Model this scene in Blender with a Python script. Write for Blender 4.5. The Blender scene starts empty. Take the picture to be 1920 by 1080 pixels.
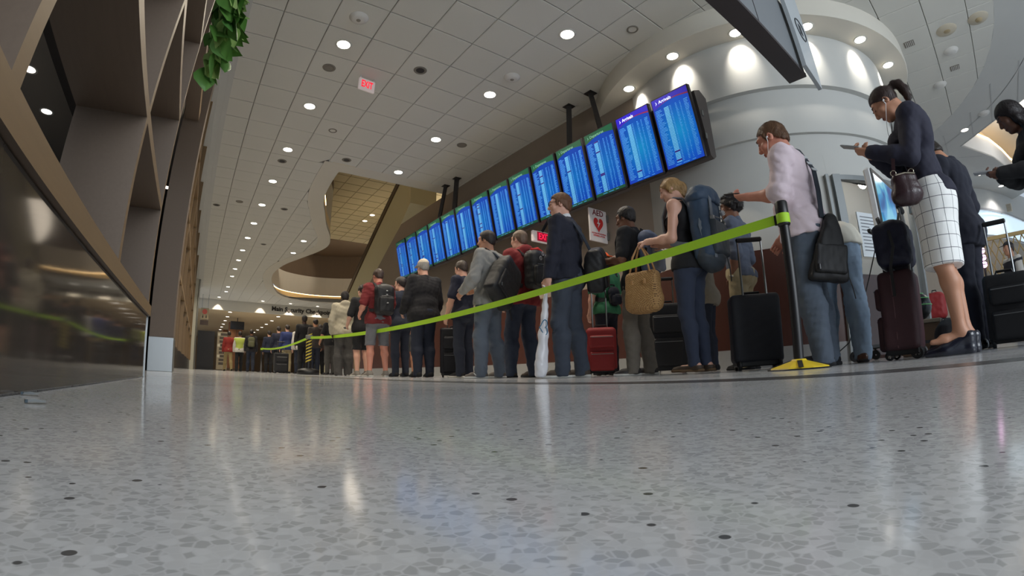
import bpy, bmesh, math, random
import numpy as np
from mathutils import Vector, Matrix
random.seed(7); rng = np.random.default_rng(7)
PI = math.pi
SC = bpy.context.scene
COL = SC.collection

# ------------------------------------------------------------------ camera
cd = bpy.data.cameras.new('camera')
cd.type = 'PANO'
cd.sensor_fit = 'HORIZONTAL'; cd.sensor_width = 36.0; cd.sensor_height = 20.25
cd.clip_start = 0.01; cd.clip_end = 300
def set_pano(c):
    for tgt in (getattr(c, 'cycles', None), c):
        if tgt is not None and hasattr(tgt, 'panorama_type'):
            tgt.panorama_type = 'FISHEYE_LENS_POLYNOMIAL'
            tgt.fisheye_fov = math.radians(170)
            tgt.fisheye_polynomial_k0 = 0.0
            tgt.fisheye_polynomial_k1 = -0.0604465790885
            tgt.fisheye_polynomial_k2 = -7.863826e-06
            tgt.fisheye_polynomial_k3 = 1.8821229358e-05
            tgt.fisheye_polynomial_k4 = -2.919703227e-07
            return
set_pano(cd)
cam = bpy.data.objects.new('camera', cd); COL.objects.link(cam)
r_ = (0.80148, -0.59781, -0.015903); u_ = (-0.095305, -0.153938, 0.983473); f_ = (0.590378, 0.786719, 0.180353)
cam.matrix_world = Matrix(((r_[0], u_[0], -f_[0], 0), (r_[1], u_[1], -f_[1], 0), (r_[2], u_[2], -f_[2], .05), (0, 0, 0, 1)))
SC.camera = cam

# ------------------------------------------------------------------ world, exposure, large lights
w = bpy.data.worlds.new('world'); SC.world = w; w.use_nodes = True
bg = w.node_tree.nodes['Background']; bg.inputs[0].default_value = (0.74, 0.86, 1.0, 1); bg.inputs[1].default_value = 0.6
SC.view_settings.view_transform = 'Standard'; SC.view_settings.look = 'None'
SC.view_settings.gamma = 1.0; SC.view_settings.use_curve_mapping = False
SC.view_settings.exposure = 0.02
def area(name, loc, target, sx, sy, power, col):
    l = bpy.data.lights.new(name, 'AREA'); l.shape = 'RECTANGLE'; l.size = sx; l.size_y = sy; l.energy = power; l.color = col
    o = bpy.data.objects.new(name, l); COL.objects.link(o); o.location = loc
    o.rotation_euler = (Vector(target) - Vector(loc)).to_track_quat('-Z', 'Y').to_euler(); return o
area('daylight_window', (1.7, -6.0, 2.5), (2.6, 1.5, 0.5), 5.2, 3.2, 370, (0.87, 0.94, 1.0))

# ------------------------------------------------------------------ materials
def lin(c):
    out = []
    for v in c[:3]:
        v = v / 255.0
        out.append(v / 12.92 if v <= 0.04045 else ((v + 0.055) / 1.055) ** 2.4)
    return (*out, 1.0)
MATS = {}
def M(name, col=(128, 128, 128), rough=.6, metal=0.0, var=0.0, scale=30.0, bump=0.0, bscale=None, emit=0.0, emitcol=None, coat=0.0, spec=0.5, stretch=None, col2=None, trans=0.0):
    """A procedural material: noise colour variation between col and col2 (or a darker col), fine bump."""
    if name in MATS: return MATS[name]
    m = bpy.data.materials.new(name); m.use_nodes = True; nt = m.node_tree; N = nt.nodes; L = nt.links
    p = N['Principled BSDF']; c = lin(col)
    p.inputs['Base Color'].default_value = c; p.inputs['Roughness'].default_value = rough; p.inputs['Metallic'].default_value = metal
    p.inputs['Specular IOR Level'].default_value = spec
    if coat: p.inputs['Coat Weight'].default_value = coat; p.inputs['Coat Roughness'].default_value = .08
    if trans: p.inputs['Transmission Weight'].default_value = trans
    if emit:
        p.inputs['Emission Color'].default_value = lin(emitcol or col); p.inputs['Emission Strength'].default_value = emit
    if var or bump or col2:
        tc = N.new('ShaderNodeTexCoord'); mp = N.new('ShaderNodeMapping'); L.new(tc.outputs['Object'], mp.inputs[0])
        if stretch: mp.inputs['Scale'].default_value = stretch
        no = N.new('ShaderNodeTexNoise'); no.inputs['Scale'].default_value = scale; no.inputs['Detail'].default_value = 4; L.new(mp.outputs[0], no.inputs['Vector'])
        mx = N.new('ShaderNodeMix'); mx.data_type = 'RGBA'; L.new(no.outputs['Fac'], mx.inputs['Factor'])
        d = lin(col2) if col2 else tuple(v * (1 - var) for v in c[:3]) + (1,)
        e = c if col2 else tuple(min(1, v * (1 + var)) for v in c[:3]) + (1,)
        mx.inputs['A'].default_value = d; mx.inputs['B'].default_value = e; L.new(mx.outputs['Result'], p.inputs['Base Color'])
        if bump:
            n2 = N.new('ShaderNodeTexNoise'); n2.inputs['Scale'].default_value = bscale or scale * 4; n2.inputs['Detail'].default_value = 3; L.new(mp.outputs[0], n2.inputs['Vector'])
            b = N.new('ShaderNodeBump'); b.inputs['Strength'].default_value = bump; b.inputs['Distance'].default_value = .01
            L.new(n2.outputs['Fac'], b.inputs['Height']); L.new(b.outputs[0], p.inputs['Normal'])
    MATS[name] = m; return m

# ------------------------------------------------------------------ object helpers
def tag(o, label=None, cat=None, group=None, kind=None):
    if label: o['label'] = label
    if cat: o['category'] = cat
    if group: o['group'] = group
    if kind: o['kind'] = kind
    return o
def thing(name, label, cat, loc=(0, 0, 0), rz=0.0, group=None):
    o = bpy.data.objects.new(name, None); COL.objects.link(o); o.empty_display_size = .1
    o.location = loc; o.rotation_euler = (0, 0, rz); return tag(o, label, cat, group)
def link(name, me, mat=None, parent=None, loc=None, smooth=False):
    o = bpy.data.objects.new(name, me); COL.objects.link(o)
    if mat is not None:
        me.materials.clear()
        for m in (mat if isinstance(mat, (list, tuple)) else [mat]): me.materials.append(m)
    if parent: o.parent = parent
    if loc: o.location = loc
    if smooth: me.polygons.foreach_set('use_smooth', [True] * len(me.polygons))
    return o
class MB:
    """Collects vertices and faces and builds one mesh object."""
    def __init__(s): s.v = []; s.f = []; s.mi = []; s.m = 0
    def add(s, vs, fs):
        n = len(s.v); s.v += [tuple(v) for v in vs]; s.f += [tuple(i + n for i in f) for f in fs]; s.mi += [s.m] * len(fs); return s
    def box(s, lo, hi, rot=None, about=None):
        (a, b, c), (d, e, f) = lo, hi
        vs = [(a, b, c), (d, b, c), (d, e, c), (a, e, c), (a, b, f), (d, b, f), (d, e, f), (a, e, f)]
        if rot is not None:
            o = Vector(about) if about is not None else Vector([(lo[i] + hi[i]) / 2 for i in range(3)])
            vs = [tuple(rot @ (Vector(v) - o) + o) for v in vs]
        return s.add(vs, [(0, 3, 2, 1), (4, 5, 6, 7), (0, 1, 5, 4), (1, 2, 6, 5), (2, 3, 7, 6), (3, 0, 4, 7)])
    def bbox(s, lo, hi, r=.01, rot=None):
        """box with chamfered edges"""
        lo = Vector(lo); hi = Vector(hi); c = (lo + hi) / 2; h = (hi - lo) / 2; r = min(r, h.x * .9, h.y * .9, h.z * .9)
        vs = []; idx = {}
        for sx in (-1, 1):
            for sy in (-1, 1):
                for sz in (-1, 1):
                    for ax in range(3):
                        p = [sx * (h.x - (0 if ax == 0 else r)), sy * (h.y - (0 if ax == 1 else r)), sz * (h.z - (0 if ax == 2 else r))]
                        idx[sx, sy, sz, ax] = len(vs); vs.append(Vector(p))
        fs = []
        def face(k): 
            ps = [vs[i] for i in k]; n = (ps[1] - ps[0]).cross(ps[2] - ps[0]); m = sum(ps, Vector()) / len(ps)
            fs.append(tuple(k) if n.dot(m) > 0 else tuple(reversed(k)))
        for ax in range(3):
            b, c2 = [(1, 2), (0, 2), (0, 1)][ax]
            for sg in (-1, 1):
                q = []
                for s1, s2 in ((-1, -1), (1, -1), (1, 1), (-1, 1)):
                    t = [0, 0, 0]; t[ax] = sg; t[b] = s1; t[c2] = s2; q.append(idx[t[0], t[1], t[2], ax])
                face(q)
        for ax in range(3):                       # edges along ax
            b, c2 = [(1, 2), (0, 2), (0, 1)][ax]
            for s1 in (-1, 1):
                for s2 in (-1, 1):
                    k = []
                    for sg, order in ((-1, (b, c2)), (1, (c2, b))):
                        t = [0, 0, 0]; t[ax] = sg; t[b] = s1; t[c2] = s2
                        for o2 in order: k.append(idx[t[0], t[1], t[2], o2])
                    face(k)
        for sx in (-1, 1):
            for sy in (-1, 1):
                for sz in (-1, 1): face([idx[sx, sy, sz, a] for a in range(3)])
        if rot is not None: vs = [rot @ v for v in vs]
        return s.add([tuple(v + c) for v in vs], fs)
    def tube(s, pts, r, n=8, caps=True, flat=None):
        """round tube along pts; r number or list; flat=(w,h) with an up vector gives a strap"""
        P = [Vector(p) for p in pts]; m = len(P); rs = r if isinstance(r, (list, tuple)) else [r] * m
        up = None; rings = []; vs = []
        for i in range(m):
            t = (P[min(i + 1, m - 1)] - P[max(i - 1, 0)]).normalized()
            if up is None:
                a = Vector((0, 0, 1)) if abs(t.z) < .9 else Vector((1, 0, 0)); up = (a - t * a.dot(t)).normalized()
            else: up = (up - t * up.dot(t)).normalized()
            sd = t.cross(up)
            for k in range(n):
                a = 2 * PI * k / n; vs.append(P[i] + (sd * math.cos(a) + up * math.sin(a)) * rs[i])
        fs = []
        for i in range(m - 1):
            for k in range(n):
                k2 = (k + 1) % n; fs.append((i * n + k, (i + 1) * n + k, (i + 1) * n + k2, i * n + k2))
        if caps: fs.append(tuple(range(n))); fs.append(tuple((m - 1) * n + k for k in reversed(range(n))))
        return s.add(vs, fs)
    def strap(s, pts, wid, th, nrm):
        """flat band along pts; nrm: outward normals (one or per point)"""
        P = [Vector(p) for p in pts]; m = len(P); Ns = [Vector(n).normalized() for n in nrm] if hasattr(nrm[0], '__len__') else [Vector(nrm).normalized()] * m
        vs = []
        for i in range(m):
            t = (P[min(i + 1, m - 1)] - P[max(i - 1, 0)]).normalized(); n = (Ns[i] - t * Ns[i].dot(t)).normalized(); b = t.cross(n)
            for sb, sn in ((-1, -1), (1, -1), (1, 1), (-1, 1)): vs.append(P[i] + b * sb * wid / 2 + n * sn * th / 2)
        fs = []
        for i in range(m - 1):
            for k in range(4): fs.append((i * 4 + k, (i + 1) * 4 + k, (i + 1) * 4 + (k + 1) % 4, i * 4 + (k + 1) % 4))
        fs += [(0, 1, 2, 3), ((m - 1) * 4 + 3, (m - 1) * 4 + 2, (m - 1) * 4 + 1, (m - 1) * 4)]
        return s.add(vs, fs)
    def lathe(s, prof, n=24, c=(0, 0, 0), a0=0.0, a1=2 * PI, closed=None):
        full = abs(a1 - a0) > 2 * PI - 1e-6; m = n if full else n + 1; vs = []
        for r, z in prof:
            for k in range(m):
                a = a0 + (a1 - a0) * k / n; vs.append((c[0] + r * math.cos(a), c[1] + r * math.sin(a), c[2] + z))
        fs = []
        for i in range(len(prof) - 1):
            for k in range(n):
                k2 = (k + 1) % m; fs.append((i * m + k, i * m + k2, (i + 1) * m + k2, (i + 1) * m + k))
        return s.add(vs, fs)
    def prism(s, poly, z0, z1):
        n = len(poly); vs = [(x, y, z0) for x, y in poly] + [(x, y, z1) for x, y in poly]
        return s.add(vs, [tuple(reversed(range(n))), tuple(range(n, 2 * n))] + [(i, (i + 1) % n, n + (i + 1) % n, n + i) for i in range(n)])
    def mesh(s, name):
        me = bpy.data.meshes.new(name); me.from_pydata(s.v, [], s.f); me.polygons.foreach_set('material_index', s.mi); me.update(); return me
    def build(s, name, mat=None, parent=None, smooth=False, fix=True):
        me = s.mesh(name)
        if fix:
            bm = bmesh.new(); bm.from_mesh(me); bmesh.ops.recalc_face_normals(bm, faces=bm.faces); bm.to_mesh(me); bm.free()
        return link(name, me, mat, parent, None, smooth)
def struct(o): return tag(o, kind='structure')
def RZ(a): return Matrix.Rotation(a, 3, 'Z')
def RX(a): return Matrix.Rotation(a, 3, 'X')
def RY(a): return Matrix.Rotation(a, 3, 'Y')
def copy_tree(o, parent=None):
    c = o.copy(); COL.objects.link(c)
    if parent is not None: c.parent = parent
    for ch in list(o.children): copy_tree(ch, c)
    return c
FONT = bpy.data.fonts.load('<builtin>') if False else None
def text_mesh(body, size=1.0, depth=0.0, align='CENTER', bold=0.0):
    """flat lettering as a mesh (x right, y up)"""
    cu = bpy.data.curves.new('lettering', 'FONT'); cu.body = body; cu.size = size; cu.extrude = depth; cu.align_x = align; cu.align_y = 'CENTER'; cu.offset = bold; cu.resolution_u = 2
    o = bpy.data.objects.new('lettering', cu); COL.objects.link(o)
    me = bpy.data.meshes.new_from_object(o.evaluated_get(bpy.context.evaluated_depsgraph_get()))
    bpy.data.objects.remove(o); bpy.data.curves.remove(cu); return me
# =================================================================== THE SETTING
CEIL, T, X0, Y0 = 4.413, 0.61, 0.331, 5.115
# ---- floor: polished terrazzo
def terrazzo():
    m = bpy.data.materials.new('terrazzo'); m.use_nodes = True; nt = m.node_tree; N = nt.nodes; L = nt.links; p = N['Principled BSDF']
    tc = N.new('ShaderNodeTexCoord')
    def vor(scale, rnd=1.0):
        v = N.new('ShaderNodeTexVoronoi'); v.inputs['Scale'].default_value = scale; v.inputs['Randomness'].default_value = rnd; L.new(tc.outputs['Object'], v.inputs['Vector']); return v
    def ramp(src, stops, interp='LINEAR'):
        r = N.new('ShaderNodeValToRGB'); r.color_ramp.interpolation = interp; e = r.color_ramp.elements
        while len(e) < len(stops): e.new(.5)
        for k, (pos, col) in enumerate(stops): e[k].position = pos; e[k].color = col
        L.new(src, r.inputs[0]); return r
    def mix(f, a, b, t='MIX'):
        x = N.new('ShaderNodeMix'); x.data_type = 'RGBA'; x.blend_type = t
        if hasattr(f, 'links') or not isinstance(f, float): L.new(f, x.inputs['Factor'])
        else: x.inputs['Factor'].default_value = f
        for s, k in ((a, 'A'), (b, 'B')):
            if isinstance(s, tuple): x.inputs[k].default_value = s
            else: L.new(s, x.inputs[k])
        return x.outputs['Result']
    g = lambda v, b=1.0: lin((v * .99, v, v * 1.015 * b))
    big = vor(230); sep = N.new('ShaderNodeSeparateColor'); L.new(big.outputs['Color'], sep.inputs[0])
    chips = ramp(sep.outputs[0], [(0, g(184)), (.25, g(208)), (.5, g(198)), (.7, g(216)), (.86, g(190)), (1, g(224))], 'CONSTANT')
    edge = N.new('ShaderNodeTexVoronoi'); edge.feature = 'DISTANCE_TO_EDGE'; edge.inputs['Scale'].default_value = 230; L.new(tc.outputs['Object'], edge.inputs['Vector'])
    em = ramp(edge.outputs['Distance'], [(.0, (1, 1, 1, 1)), (.13, (0, 0, 0, 1))])
    col = mix(em.outputs[0], chips.outputs[0], g(212))
    dark = vor(120); s2 = N.new('ShaderNodeSeparateColor'); L.new(dark.outputs['Color'], s2.inputs[0])
    pick = ramp(s2.outputs[1], [(0, (1, 1, 1, 1)), (.06, (0, 0, 0, 1))], 'CONSTANT')
    rad = ramp(dark.outputs['Distance'], [(0, (1, 1, 1, 1)), (.26, (1, 1, 1, 1)), (.30, (0, 0, 0, 1))])
    both = mix(1.0, pick.outputs[0], rad.outputs[0], 'MULTIPLY')
    col = mix(both, col, g(95))
    wht = vor(90); s3 = N.new('ShaderNodeSeparateColor'); L.new(wht.outputs['Color'], s3.inputs[0])
    pk = ramp(s3.outputs[0], [(0, (1, 1, 1, 1)), (.05, (0, 0, 0, 1))], 'CONSTANT'); rd = ramp(wht.outputs['Distance'], [(0, (1, 1, 1, 1)), (.14, (1, 1, 1, 1)), (.17, (0, 0, 0, 1))])
    col = mix(mix(1.0, pk.outputs[0], rd.outputs[0], 'MULTIPLY'), col, g(225))
    L.new(col, p.inputs['Base Color'])
    no = N.new('ShaderNodeTexNoise'); no.inputs['Scale'].default_value = 1.3; no.inputs['Detail'].default_value = 5; L.new(tc.outputs['Object'], no.inputs['Vector'])
    rr = ramp(no.outputs['Fac'], [(.3, (.10, .10, .10, 1)), (.75, (.17, .17, .17, 1))]); L.new(rr.outputs[0], p.inputs['Roughness'])
    p.inputs['Specular IOR Level'].default_value = .24
    n2 = N.new('ShaderNodeTexNoise'); n2.inputs['Scale'].default_value = 5; n2.inputs['Detail'].default_value = 2; L.new(tc.outputs['Object'], n2.inputs['Vector'])
    b = N.new('ShaderNodeBump'); b.inputs['Strength'].default_value = .035; b.inputs['Distance'].default_value = .02; L.new(n2.outputs['Fac'], b.inputs['Height']); L.new(b.outputs[0], p.inputs['Normal'])
    return m
mb = MB(); mb.box((-9, -7, -.1), (27, 64, 0)); floor = struct(mb.build('floor', terrazzo()))
mb = MB(); mb.box((1.36, -2.5, -.01), (1.62, 40, .0006)); struct(mb.build('floor_strip', M('dark_strip', (74, 73, 74), .25, var=.1, scale=60), floor))

PLASTER = M('plaster', (205, 200, 188), .85, var=.03, scale=3)
PLASTER_C = M('plaster_cool', (190, 190, 186), .85, var=.03, scale=3)
TILE = M('ceiling_tile', (205, 203, 195), .95, var=.03, scale=90, bump=.15, bscale=220)
GRID = M('ceiling_grid', (105, 102, 95), .9)
BROWN_WALL = M('taupe_wall', (148, 134, 120), .8, var=.04, scale=4)
METAL = M('brushed_steel', (150, 152, 152), .36, 1.0, var=.05, scale=14, stretch=(40, 40, 1))
BLACK = M('black_plastic', (22, 22, 24), .45)
DARKM = M('dark_metal', (52, 48, 46), .5, .3)
WOOD = M('walnut', (104, 88, 74), .55, var=.10, scale=7, stretch=(14, 1.2, 14), bump=.08, bscale=60)
WOODEDGE = M('walnut_edge', (126, 100, 66), .5, var=.12, scale=7, stretch=(14, 1.2, 14))
GRANITE = M('dark_granite', (66, 60, 55), .07, spec=.35, var=.10, scale=60)
def emitter(name, col, strength):
    return M(name, col, .5, emit=strength, emitcol=col)

# ---- main ceiling: tiled, with the curved hole and the drum
HOLE = [(2.51, 9.65), (2.53, 10.2), (2.6, 11.06), (2.75, 11.84), (2.93, 12.4), (3.3, 13.6), (3.77, 14.85), (3.98, 15.9), (3.86, 16.95), (3.5, 18.3), (3.13, 19.75), (2.98, 21.6),
        (3.15, 23.5), (3.75, 26.3), (4.51, 28.2), (5.6, 29.0), (7.0, 29.2), (8.6, 28.6), (9.8, 27.2), (10.4, 25), (10.4, 9.6)]
def smooth_line(pts, n=6):
    out = []
    for i in range(len(pts) - 1):
        p0 = pts[max(i - 1, 0)]; p1 = pts[i]; p2 = pts[i + 1]; p3 = pts[min(i + 2, len(pts) - 1)]
        for k in range(n):
            t = k / n
            out.append(tuple(.5 * (2 * p1[j] + (p2[j] - p0[j]) * t + (2 * p0[j] - 5 * p1[j] + 4 * p2[j] - p3[j]) * t * t + (3 * p1[j] - p0[j] - 3 * p2[j] + p3[j]) * t ** 3) for j in range(2)))
    out.append(pts[-1]); return out
HOLE_S = smooth_line(HOLE[:-1], 5) + [HOLE[-1]]
HP = np.array(HOLE_S)
def inside(poly, x, y):
    c = False; n = len(poly); j = n - 1
    for i in range(n):
        if (poly[i][1] > y) != (poly[j][1] > y) and x < (poly[j][0] - poly[i][0]) * (y - poly[i][1]) / (poly[j][1] - poly[i][1]) + poly[i][0]: c = not c
        j = i
    return c
def offset_poly(P, d):
    P = np.array(P); n = len(P); out = []
    for i in range(n):
        a = P[i] - P[i - 1]; b = P[(i + 1) % n] - P[i]; a = a / np.hypot(*a); b = b / np.hypot(*b)
        na = np.array([a[1], -a[0]]); nb = np.array([b[1], -b[0]]); m = na + nb; m = m / max(np.hypot(*m), .3)
        out.append(P[i] + m * d / max(m @ na, .55))
    return np.array(out)
area_sign = sum(HP[i - 1][0] * HP[i][1] - HP[i][0] * HP[i - 1][1] for i in range(len(HP)))
OUTSIDE = 1 if area_sign > 0 else -1           # offset_poly with +d goes outwards for counter-clockwise outlines
HOLE_B = offset_poly(HP, OUTSIDE * .42)        # the plaster border's outer groove
DRUM = (7.28, 2.81)
ARC = (7.06, 4.71, 6.10)
mb = MB(); mb.box((-.6, -6, CEIL + .03), (2.0, 32, CEIL + .06)); mb.box((2.0, -6, CEIL + .03), (7.06, 9.1, CEIL + .06)); mb.lathe([(0, CEIL + .03), (6.5, CEIL + .03), (6.5, CEIL + .06), (0, CEIL + .06)], 64, (7.06, 4.71, 0), -PI / 2, PI / 2); mb.box((10.4, 10.2, CEIL + .03), (26, 32, CEIL + .06)); mb.box((2.0, 29.6, CEIL + .03), (10.4, 32, CEIL + .06))
mb.prism([(2.0, 9.1)] + [tuple(p) for p in HOLE_S[:91] if p[1] < 29.3] + [(2.0, 29.6)], CEIL + .031, CEIL + .059)
ceiling = struct(mb.build('ceiling', GRID))
def clip_half(poly, px, py, nx, ny):
    out = []
    for i in range(len(poly)):
        a, b = poly[i], poly[(i + 1) % len(poly)]; da = (a[0] - px) * nx + (a[1] - py) * ny; db = (b[0] - px) * nx + (b[1] - py) * ny
        if da >= 0: out.append(a)
        if (da >= 0) != (db >= 0): t = da / (da - db); out.append((a[0] + (b[0] - a[0]) * t, a[1] + (b[1] - a[1]) * t))
    return out
def tile_mesh(poly, name='tile'):
    n = len(poly); cx = sum(p[0] for p in poly) / n; cy = sum(p[1] for p in poly) / n; m = MB()
    inn = [(cx + (x - cx) * .975, cy + (y - cy) * .975) for x, y in poly]
    m.add([(x, y, .03) for x, y in poly] + [(x, y, .006) for x, y in poly] + [(x, y, 0) for x, y in inn],
          [(i, (i + 1) % n, n + (i + 1) % n, n + i) for i in range(n)] + [(n + i, n + (i + 1) % n, 2 * n + (i + 1) % n, 2 * n + i) for i in range(n)] + [tuple(range(2 * n, 3 * n)), tuple(reversed(range(n)))])
    return m
hs = T / 2 - .0045
TILE_ME = tile_mesh([(-hs, -hs), (hs, -hs), (hs, hs), (-hs, hs)]).mesh('tile'); TILE_ME.materials.append(TILE)
tiles = []
for i in range(-1, 22):
    for j in range(-14, 44):
        cx, cy = X0 + (i + .5) * T, Y0 + (j + .5) * T
        if cx - T / 2 < -.4 or cy > 32.2 or cx > 13.3: continue
        dd = math.hypot(cx - DRUM[0], cy - DRUM[1])
        if dd < 2.35 or (cx > 9 and cy > 5): continue
        poly = [(cx - hs, cy - hs), (cx + hs, cy - hs), (cx + hs, cy + hs), (cx - hs, cy + hs)]; cut = False
        if cx > 3 and cy < 4:                                    # the big groove arc on the daylight side
            da = math.hypot(cx - ARC[0], cy - ARC[1])
            if da > ARC[2] + .43 : continue
            if da > ARC[2] - .45:
                nx, ny = (ARC[0] - cx) / da, (ARC[1] - cy) / da; poly = clip_half(poly, ARC[0] - nx * ARC[2], ARC[1] - ny * ARC[2], nx, ny); cut = True
        if 1.2 < cx < 11 and 8.6 < cy < 30:
            if inside(HOLE_B, cx, cy) and np.hypot(HP[:, 0] - cx, HP[:, 1] - cy).min() < .0: continue
            d2 = np.hypot(HOLE_B[:, 0] - cx, HOLE_B[:, 1] - cy); k = int(d2.argmin()); ins = inside(HOLE_B, cx, cy)
            if ins and d2[k] > .45: continue
            if d2[k] < .75:
                best = None
                for q0 in (k - 1, k):
                    A_, B_ = HOLE_B[q0], HOLE_B[(q0 + 1) % len(HOLE_B)]; ab = B_ - A_; tt = np.clip(((cx - A_[0]) * ab[0] + (cy - A_[1]) * ab[1]) / (ab @ ab), 0, 1); pq = A_ + ab * tt; dq = math.hypot(pq[0] - cx, pq[1] - cy)
                    if best is None or dq < best[0] - 1e-6: best = (dq, pq, ab / np.hypot(*ab), tt)
                dq, q, tv, tt = best; nx, ny = tv[1] * OUTSIDE, -tv[0] * OUTSIDE
                if 0 < tt < 1 or dq < 1e-6: pass
                elif not ins: nx, ny = (cx - q[0]) / dq, (cy - q[1]) / dq
                if dq < .46 or ins: poly = clip_half(poly, q[0], q[1], nx, ny); cut = True
        if len(poly) < 3: continue
        if cut:
            a = abs(sum(poly[q - 1][0] * poly[q][1] - poly[q][0] * poly[q - 1][1] for q in range(len(poly)))) / 2
            if a < .01: continue
        dist = cx * cx + cy * cy + CEIL ** 2; front = cx * .59 + cy * .787 > 0
        tiles.append((dist if front else 1e6 + dist, cx, cy, poly, cut))
tiles.sort(key=lambda t: t[0])
rest = MB()
for n, (d, cx, cy, poly, cut) in enumerate(tiles):
    if n < 296:
        me = TILE_ME
        if cut: me = tile_mesh([(x - cx, y - cy) for x, y in poly]).mesh('tile'); me.materials.append(TILE)
        link('tile', me, None, ceiling, (cx, cy, CEIL))
    else:
        t = tile_mesh([(x - cx, y - cy) for x, y in poly]); rest.add([(x + cx, y + cy, z + CEIL) for x, y, z in t.v], t.f)
tag(rest.build('far_tile', TILE, ceiling), kind='stuff')
# plaster border round the hole, lip, cove band, upper walls and the upper ceiling
OUT2 = offset_poly(HP, OUTSIDE * .06); OUT3 = offset_poly(HP, OUTSIDE * .30); OUT3N = offset_poly(HP, OUTSIDE * .03); nH = len(HP)
fw_ = np.clip((HP[:, 1] - 15) / 3, 0, 1)[:, None]; OUT3 = OUT3N * (1 - fw_) + OUT3 * fw_; OUT4 = OUT3N * (1 - fw_) + offset_poly(HP, OUTSIDE * .22) * fw_
mb = MB()
for i in range(nH):
    j = (i + 1) % nH
    a, b, c, d = HOLE_B[i], HOLE_B[j], HP[j], HP[i]
    mb.add([(a[0], a[1], CEIL - .002), (b[0], b[1], CEIL - .002), (c[0], c[1], CEIL - .002), (d[0], d[1], CEIL - .002), (d[0], d[1], CEIL + .12), (c[0], c[1], CEIL + .12), (OUT3[j][0], OUT3[j][1], CEIL + .12), (OUT3[i][0], OUT3[i][1], CEIL + .12)], [(0, 1, 2, 3), (3, 2, 5, 4), (4, 5, 6, 7)])
border = struct(mb.build('ceiling_border', PLASTER, fix=False))
def wall_loop(P, z0, z1, name, mat, rng_):
    m = MB()
    for i in rng_:
        j = (i + 1) % nH; m.add([(P[i][0], P[i][1], z0), (P[j][0], P[j][1], z0), (P[j][0], P[j][1], z1), (P[i][0], P[i][1], z1)], [(0, 1, 2, 3)])
    return struct(m.build(name, mat, border, fix=False))
COVE = M('cove_band', (228, 205, 158), .8)
wall_loop(OUT3, CEIL + .12, CEIL + .46, 'cove_band', COVE, range(nH))
wall_loop(OUT4, CEIL + .46, 6.0, 'upper_wall', PLASTER, range(nH))
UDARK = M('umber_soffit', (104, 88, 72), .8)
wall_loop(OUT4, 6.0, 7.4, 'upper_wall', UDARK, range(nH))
GLOW = emitter('cove_glow', (255, 214, 150), 7.0)
def led(i0, i1):
    for z in (CEIL + .135, CEIL + .44):
        m = MB(); m.strap([(OUT3[i][0] , OUT3[i][1], z) for i in range(i0, i1)], .03, .02, (0, 0, 1)); struct(m.build('cove_light', GLOW, border))
near = [i for i in range(nH) if 11.2 < HP[i][1] < 13.1 and HP[i][0] < 4]; led(near[0], near[-1] + 1)
far = [i for i in range(nH) if 21.4 < HP[i][1] and HP[i][0] < 9.8]; led(far[0], far[-1] + 1)
mb = MB(); mb.box((1.5, 9, 6.3), (12, 21.5, 6.35)); upper_ceiling = struct(mb.build('ceiling_upper', M('upper_tile', (196, 182, 146), .9, var=.03, scale=60)))
mb = MB()
for k in range(19): mb.box((1.6 + k * T, 9, 6.292), (1.615 + k * T, 21.5, 6.3))
for k in range(20): mb.box((1.6, 9.1 + k * T, 6.292), (12, 9.115 + k * T, 6.3))
tag(mb.build('grid_line', M('upper_grid', (150, 138, 108), .9), upper_ceiling), kind='stuff')
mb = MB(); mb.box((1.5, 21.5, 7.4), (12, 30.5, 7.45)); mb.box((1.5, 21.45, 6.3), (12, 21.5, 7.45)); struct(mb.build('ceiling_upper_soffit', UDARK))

# ---- far fascia with the checkpoint sign, lower hall beyond
mb = MB(); mb.box((-6, 32, 3.78), (14, 32.25, CEIL + .1)); fascia = struct(mb.build('wall_fascia', PLASTER))
me = text_mesh('Main Security Checkpoint \u2022 A', .40, .012, 'LEFT', .012)
t = link('sign_lettering', me, M('sign_letters', (40, 34, 30), .6)); t.rotation_euler = (PI / 2, 0, 0); t.location = (4.42, 31.97, 4.12)
tag(t, 'dark raised lettering reading Main Security Checkpoint on the far bulkhead', 'sign')
mb = MB(); mb.box((-6, 32.2, 3.76), (16, 62, 3.9)); struct(mb.build('ceiling_lower', M('warm_ceiling', (198, 176, 140), .9, var=.03, scale=20)))
mb = MB(); mb.box((-6, 60, 0), (16, 60.3, 3.9)); struct(mb.build('wall_far', M('warm_wall', (170, 138, 104), .85, var=.08, scale=1.2)))
mb = MB(); mb.box((13.5, 16, 0), (13.7, 60, 6.4)); struct(mb.build('wall_right_hall', BROWN_WALL))

# ---- right wall behind the screens (its top steps down with the escalator)
mb = MB(); pr_ = [(3.6, 0), (9.6, 0), (20.5, 0), (20.5, .15), (12.45, CEIL + .02), (3.6, CEIL + .02)]
mb.add([(5.27, y, z) for y, z in pr_] + [(5.45, y, z) for y, z in pr_], [(0, 1, 2, 3, 4, 5)[::-1], tuple(range(6, 12))] + [(i, (i + 1) % 6, 6 + (i + 1) % 6, 6 + i) for i in range(6)])
struct(mb.build('wall_right', BROWN_WALL))
mb = MB(); mb.box((5.245, 3.75, .22), (5.27, 20.5, 1.33)); struct(mb.build('trim_wainscot', M('mahogany', (74, 40, 32), .4, var=.15, scale=5, stretch=(6, 6, 1))))
mb = MB(); mb.box((5.24, 3.75, 0), (5.27, 20.5, .22)); struct(mb.build('baseboard_right', M('base_stone', (150, 150, 150), .3, var=.05, scale=20)))
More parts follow.
